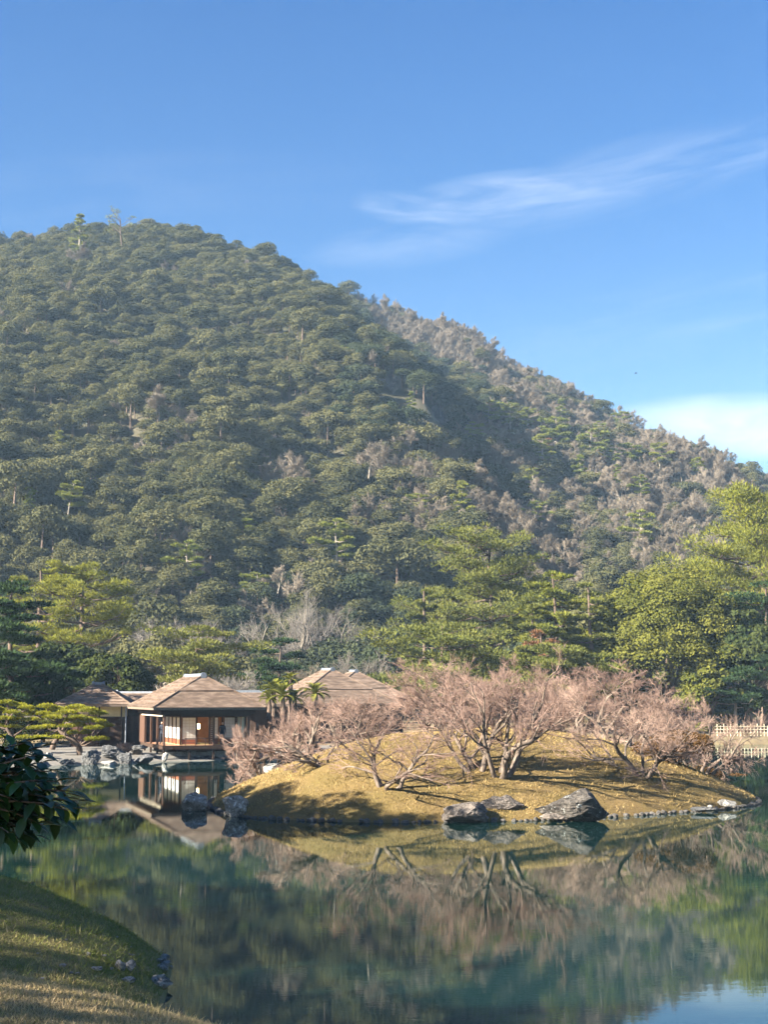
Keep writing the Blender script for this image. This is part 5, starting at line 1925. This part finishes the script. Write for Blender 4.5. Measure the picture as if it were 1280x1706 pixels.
for c, dt, j in leafp[285:]:
    a = j * 2.4
    d = norm(dt * rs.uniform(.3, .9) + np.array((math.cos(a) * .7, math.sin(a) * .7, rs.uniform(-.5, .4))))
    q = np.array(Vector(d).to_track_quat('X', 'Z').to_matrix())
    lvs[0].append(LV @ q.T * rs.uniform(.08, .125) + c)
    lvs[1].append(LF + (len(lvs[0]) - 1) * len(LV))
tag(link('leaf_mass', np_mesh('leaf_mass', np.concatenate(lvs[0]), np.concatenate(lvs[1]), [M['glossy_leaf']], True), fb), kind='stuff')
for c, dt, j in leafp[:285]:
    o = link('leaf', LEAF, fb, c)
    a = j * 2.4
    d = norm(dt * rs.uniform(.3, .9) + np.array((math.cos(a) * .7, math.sin(a) * .7, rs.uniform(-.5, .4))))
    q = Vector(d).to_track_quat('X', 'Z')
    o.rotation_mode = 'QUATERNION'
    o.rotation_quaternion = q
    ls = rs.uniform(.085, .13)
    o.scale = (ls, ls, ls)

# ------------------------------------------------------------------ trees on the left bank outside the frame (their shade falls on bank and island)
SHADE = [(-12, 1.5, 12.5, 4.2, 'evergreen tree on the left bank nearest the path'), (-33, -8, 24, 6.5, 'tall evergreen at the back of the left bank beside the path'), (-35, -1, 25, 6.5, 'second tall evergreen in the row at the back of the left bank'),
         (-33, 5, 24, 6.5, 'middle tall evergreen in the row at the back of the left bank'), (-35, 10.5, 25, 6.5, 'fourth tall evergreen in the row at the back of the left bank'), (-33, 16, 24, 6.5, 'fifth tall evergreen in the row at the back of the left bank'),
         (-34, 22, 20, 6, 'last tall evergreen in the row at the back of the left bank'),
         (-20, 45.0, 14.8, 3.6, 'tallest evergreen on the left shore opposite the island'), (-20, 48.8, 13.0, 3.5, 'round evergreen on the left shore beyond the tallest one'),
         (-20, 52.4, 11.4, 3.4, 'low evergreen on the left shore beyond the round one'), (-20.3, 56.5, 9.9, 3.2, 'fourth evergreen in the shore row on the left'), (-20.6, 60.5, 9.0, 3.2, 'last small evergreen on the left shore')]
for k, (x, y, H, rx, lab) in enumerate(SHADE):
    z = float(near_z(np.array([x]), np.array([y]))[0])
    leafy_tree('bank_tree', lab, (x, y, max(z, 0.1)), rx, H - max(z, .1), 26, 6500 if x < -25 else 8500, .17 if x < -25 else .13, 'broad_leaf_dark', 700 + k, .42, .56)

# ------------------------------------------------------------------ people in the pavilion
M['navy_cloth'] = noise_mat('navy_cloth', [(.3, (.012, .014, .022)), (.7, (.03, .034, .048))], 20, 3, .9, .1, .005)
M['grey_cloth'] = noise_mat('grey_cloth', [(.3, (.02, .02, .022)), (.7, (.05, .05, .055))], 20, 3, .9, .1, .005)
M['skin'] = noise_mat('skin', [(.3, (.50, .32, .23)), (.7, (.58, .38, .28))], 12, 3, .6, .05, .002)
M['hair'] = noise_mat('hair', [(.3, (.012, .01, .009)), (.7, (.03, .024, .02))], 30, 3, .6, .2, .004)


def skin_mesh(name, verts, edges, rad, mats, sub=1, root=0, parent=None, face_mat=None):
    me = bpy.data.meshes.new(name)
    me.from_pydata([tuple(v) for v in verts], edges, [])
    o = link(name, me, parent)
    md = o.modifiers.new('skin', 'SKIN')
    sv = me.skin_vertices[0].data
    for i, r_ in enumerate(rad):
        sv[i].radius = (r_, r_) if not isinstance(r_, tuple) else r_
        sv[i].use_root = (i == root)
    ss = o.modifiers.new('smooth', 'SUBSURF')
    ss.levels = ss.render_levels = sub
    for m in mats:
        me.materials.append(m)
    return o


def person(label, loc, rotz, arms, stance=.1):
    """standing figure about 1.72 m tall facing local -Y; arms: list of (elbow, wrist) per side"""
    root = tag(link('person', None, None, loc, rotz), label, 'person')
    V = [(0, 0, .95), (0, .01, 1.12), (0, .01, 1.30), (0, .01, 1.42), (0, 0, 1.50)]
    Rd = [(.165, .115), (.150, .105), (.175, .115), (.13, .085), (.055, .055)]
    E = [(0, 1), (1, 2), (2, 3), (3, 4)]
    for sd in (-1, 1):
        b0 = len(V)
        V += [(sd * stance, 0, .86), (sd * (stance + .01), -.015, .48), (sd * (stance + .015), .01, .09), (sd * (stance + .025), -.13, .04)]
        Rd += [.098, .068, .05, .042]
        E += [(0, b0), (b0, b0 + 1), (b0 + 1, b0 + 2), (b0 + 2, b0 + 3)]
        b0 = len(V)
        el_, wr = arms[0 if sd < 0 else 1]
        V += [(sd * .19, .01, 1.40), (sd * el_[0], el_[1], el_[2]), (sd * wr[0], wr[1], wr[2])]
        Rd += [.062, .05, .036]
        E += [(3, b0), (b0, b0 + 1), (b0 + 1, b0 + 2)]
    skin_mesh('body', V, E, Rd, [M['navy_cloth']], 2, 0, root)
    for sd in (-1, 1):
        el_, wr = arms[0 if sd < 0 else 1]
        w = np.array((sd * wr[0], wr[1], wr[2]))
        d = norm(w - np.array((sd * el_[0], el_[1], el_[2])))
        side = norm(np.cross(d, (1, 0, .01)))
        HV, HE, HR = [w - d * .02, w + d * .05, w + d * .085], [(0, 1), (1, 2)], [.026, (.036, .018), (.034, .016)]
        for f in range(4):
            b0 = len(HV)
            off = side * (f - 1.5) * .018
            ln = (.06, .072, .068, .052)[f]
            HV += [w + d * .10 + off, w + d * (.10 + ln * .55) + off + (0, -.006, 0), w + d * (.10 + ln) + off + (0, -.018, 0)]
            HR += [.0095, .0088, .0075]
            HE += [(2, b0), (b0, b0 + 1), (b0 + 1, b0 + 2)]
        b0 = len(HV)
        HV += [w + d * .045 - side * .036, w + d * .085 - side * .055]
        HR += [.011, .009]
        HE += [(1, b0), (b0, b0 + 1)]
        skin_mesh('hand', HV, HE, HR, [M['skin']], 1, 0, root)
    # head with face
    rng = np.random.default_rng(3)
    bm = bmesh.new()
    bmesh.ops.create_uvsphere(bm, u_segments=20, v_segments=14, radius=1)
    HVv = np.array([v.co[:] for v in bm.verts])
    faces = [[v.index for v in f.verts] for f in bm.faces]
    bm.free()
    X = HVv.copy()
    X[:, 0] *= .076 * (1 - .18 * np.clip(-HVv[:, 2], 0, 1))
    X[:, 1] *= .096
    X[:, 2] *= .118
    nose = np.exp(-((HVv[:, 0] / .16) ** 2 + ((HVv[:, 2] + .12) / .22) ** 2)) * (HVv[:, 1] < -.5)
    X[:, 1] -= .022 * nose
    for ex_ in (-.38, .38):
        X[:, 1] += .012 * np.exp(-(((HVv[:, 0] - ex_) / .16) ** 2 + ((HVv[:, 2] - .05) / .13) ** 2)) * (HVv[:, 1] < -.3)
    me = bpy.data.meshes.new('head')
    me.from_pydata([tuple(v) for v in X], [], faces)
    me.materials.append(M['skin'])
    me.polygons.foreach_set('use_smooth', np.ones(len(me.polygons), bool))
    hd = link('head', me, root, (0, -.015, 1.61))
    hair_f = [f for f in faces if np.mean([HVv[i, 2] + .55 * HVv[i, 1] for i in f]) > .22]
    hm_ = bpy.data.meshes.new('hair')
    hm_.from_pydata([tuple(v * 1.09) for v in X], [], hair_f)
    hm_.materials.append(M['hair'])
    link('hair', hm_, hd)
    ev_ = []
    for ex_ in (-.029, .029):
        ev_.append(box_vf(ex_ - .011, ex_ + .011, -.094, -.088, .002, .012))
    ev_.append(box_vf(-.02, .02, -.0945, -.0885, -.058, -.051))
    v_, q_ = join(ev_)
    link('face_features', np_mesh('face_features', v_, q_, [M['hair']]), hd)
    for sd in (-1, 1):
        v_, q_ = box_vf(sd * .078 - .008, sd * .078 + .008, -.015, .02, -.03, .03)
        link('ear', np_mesh('ear', v_, q_, [M['skin']]), hd)
    return root


arm = [((.25, .03, 1.14), (.24, -.06, .90)), ((.25, .03, 1.14), (.24, -.06, .90))]
pl = Mx @ Vector((4.56, .75, FZ))
person('person in dark navy clothes standing on the pavilion veranda before a white screen', pl, YAW + R(6), arm, .11)
arm2 = [((.24, -.06, 1.16), (.12, -.26, 1.20)), ((.25, .05, 1.14), (.25, -.02, .90))]
pl = Mx @ Vector((.55, 3.9, FZ))
person('person in dark clothes half hidden between the posts of the left veranda', pl, YAW + R(-50), arm2, .12)

# small bird in the air
br_ = tag(link('bird', None, None, W(1060, 622, 210)), 'tiny dark bird gliding in the sky above the right ridge', 'bird')
bv, bq = tubes(np.array([[(-.22, 0, 0), (-.1, 0, .01), (.06, 0, .02), (.17, 0, .02), (.24, 0, .0)]]), np.array([[.012, .04, .055, .035, .008]]), 7)
link('body', np_mesh('body', bv, bq, [M['hair']], True), br_)
for sd in (-1, 1):
    wv, wq = join([box_vf(0, 0, 0, 0, 0, 0)])
    wv = np.array([(.08, sd * .02, .03), (-.06, sd * .02, .03), (-.03, sd * .26, .12), (.07, sd * .24, .12), (-.12, sd * .5, .08), (.08, sd * .02, .015), (-.06, sd * .02, .02), (-.03, sd * .26, .105), (.07, sd * .24, .105)])
    wq = [np.array([(0, 1, 2, 3), (5, 8, 7, 6)]), np.array([(3, 2, 4), (8, 4, 7)])]
    link('wing', np_mesh('wing', wv, wq, [M['hair']]), br_)
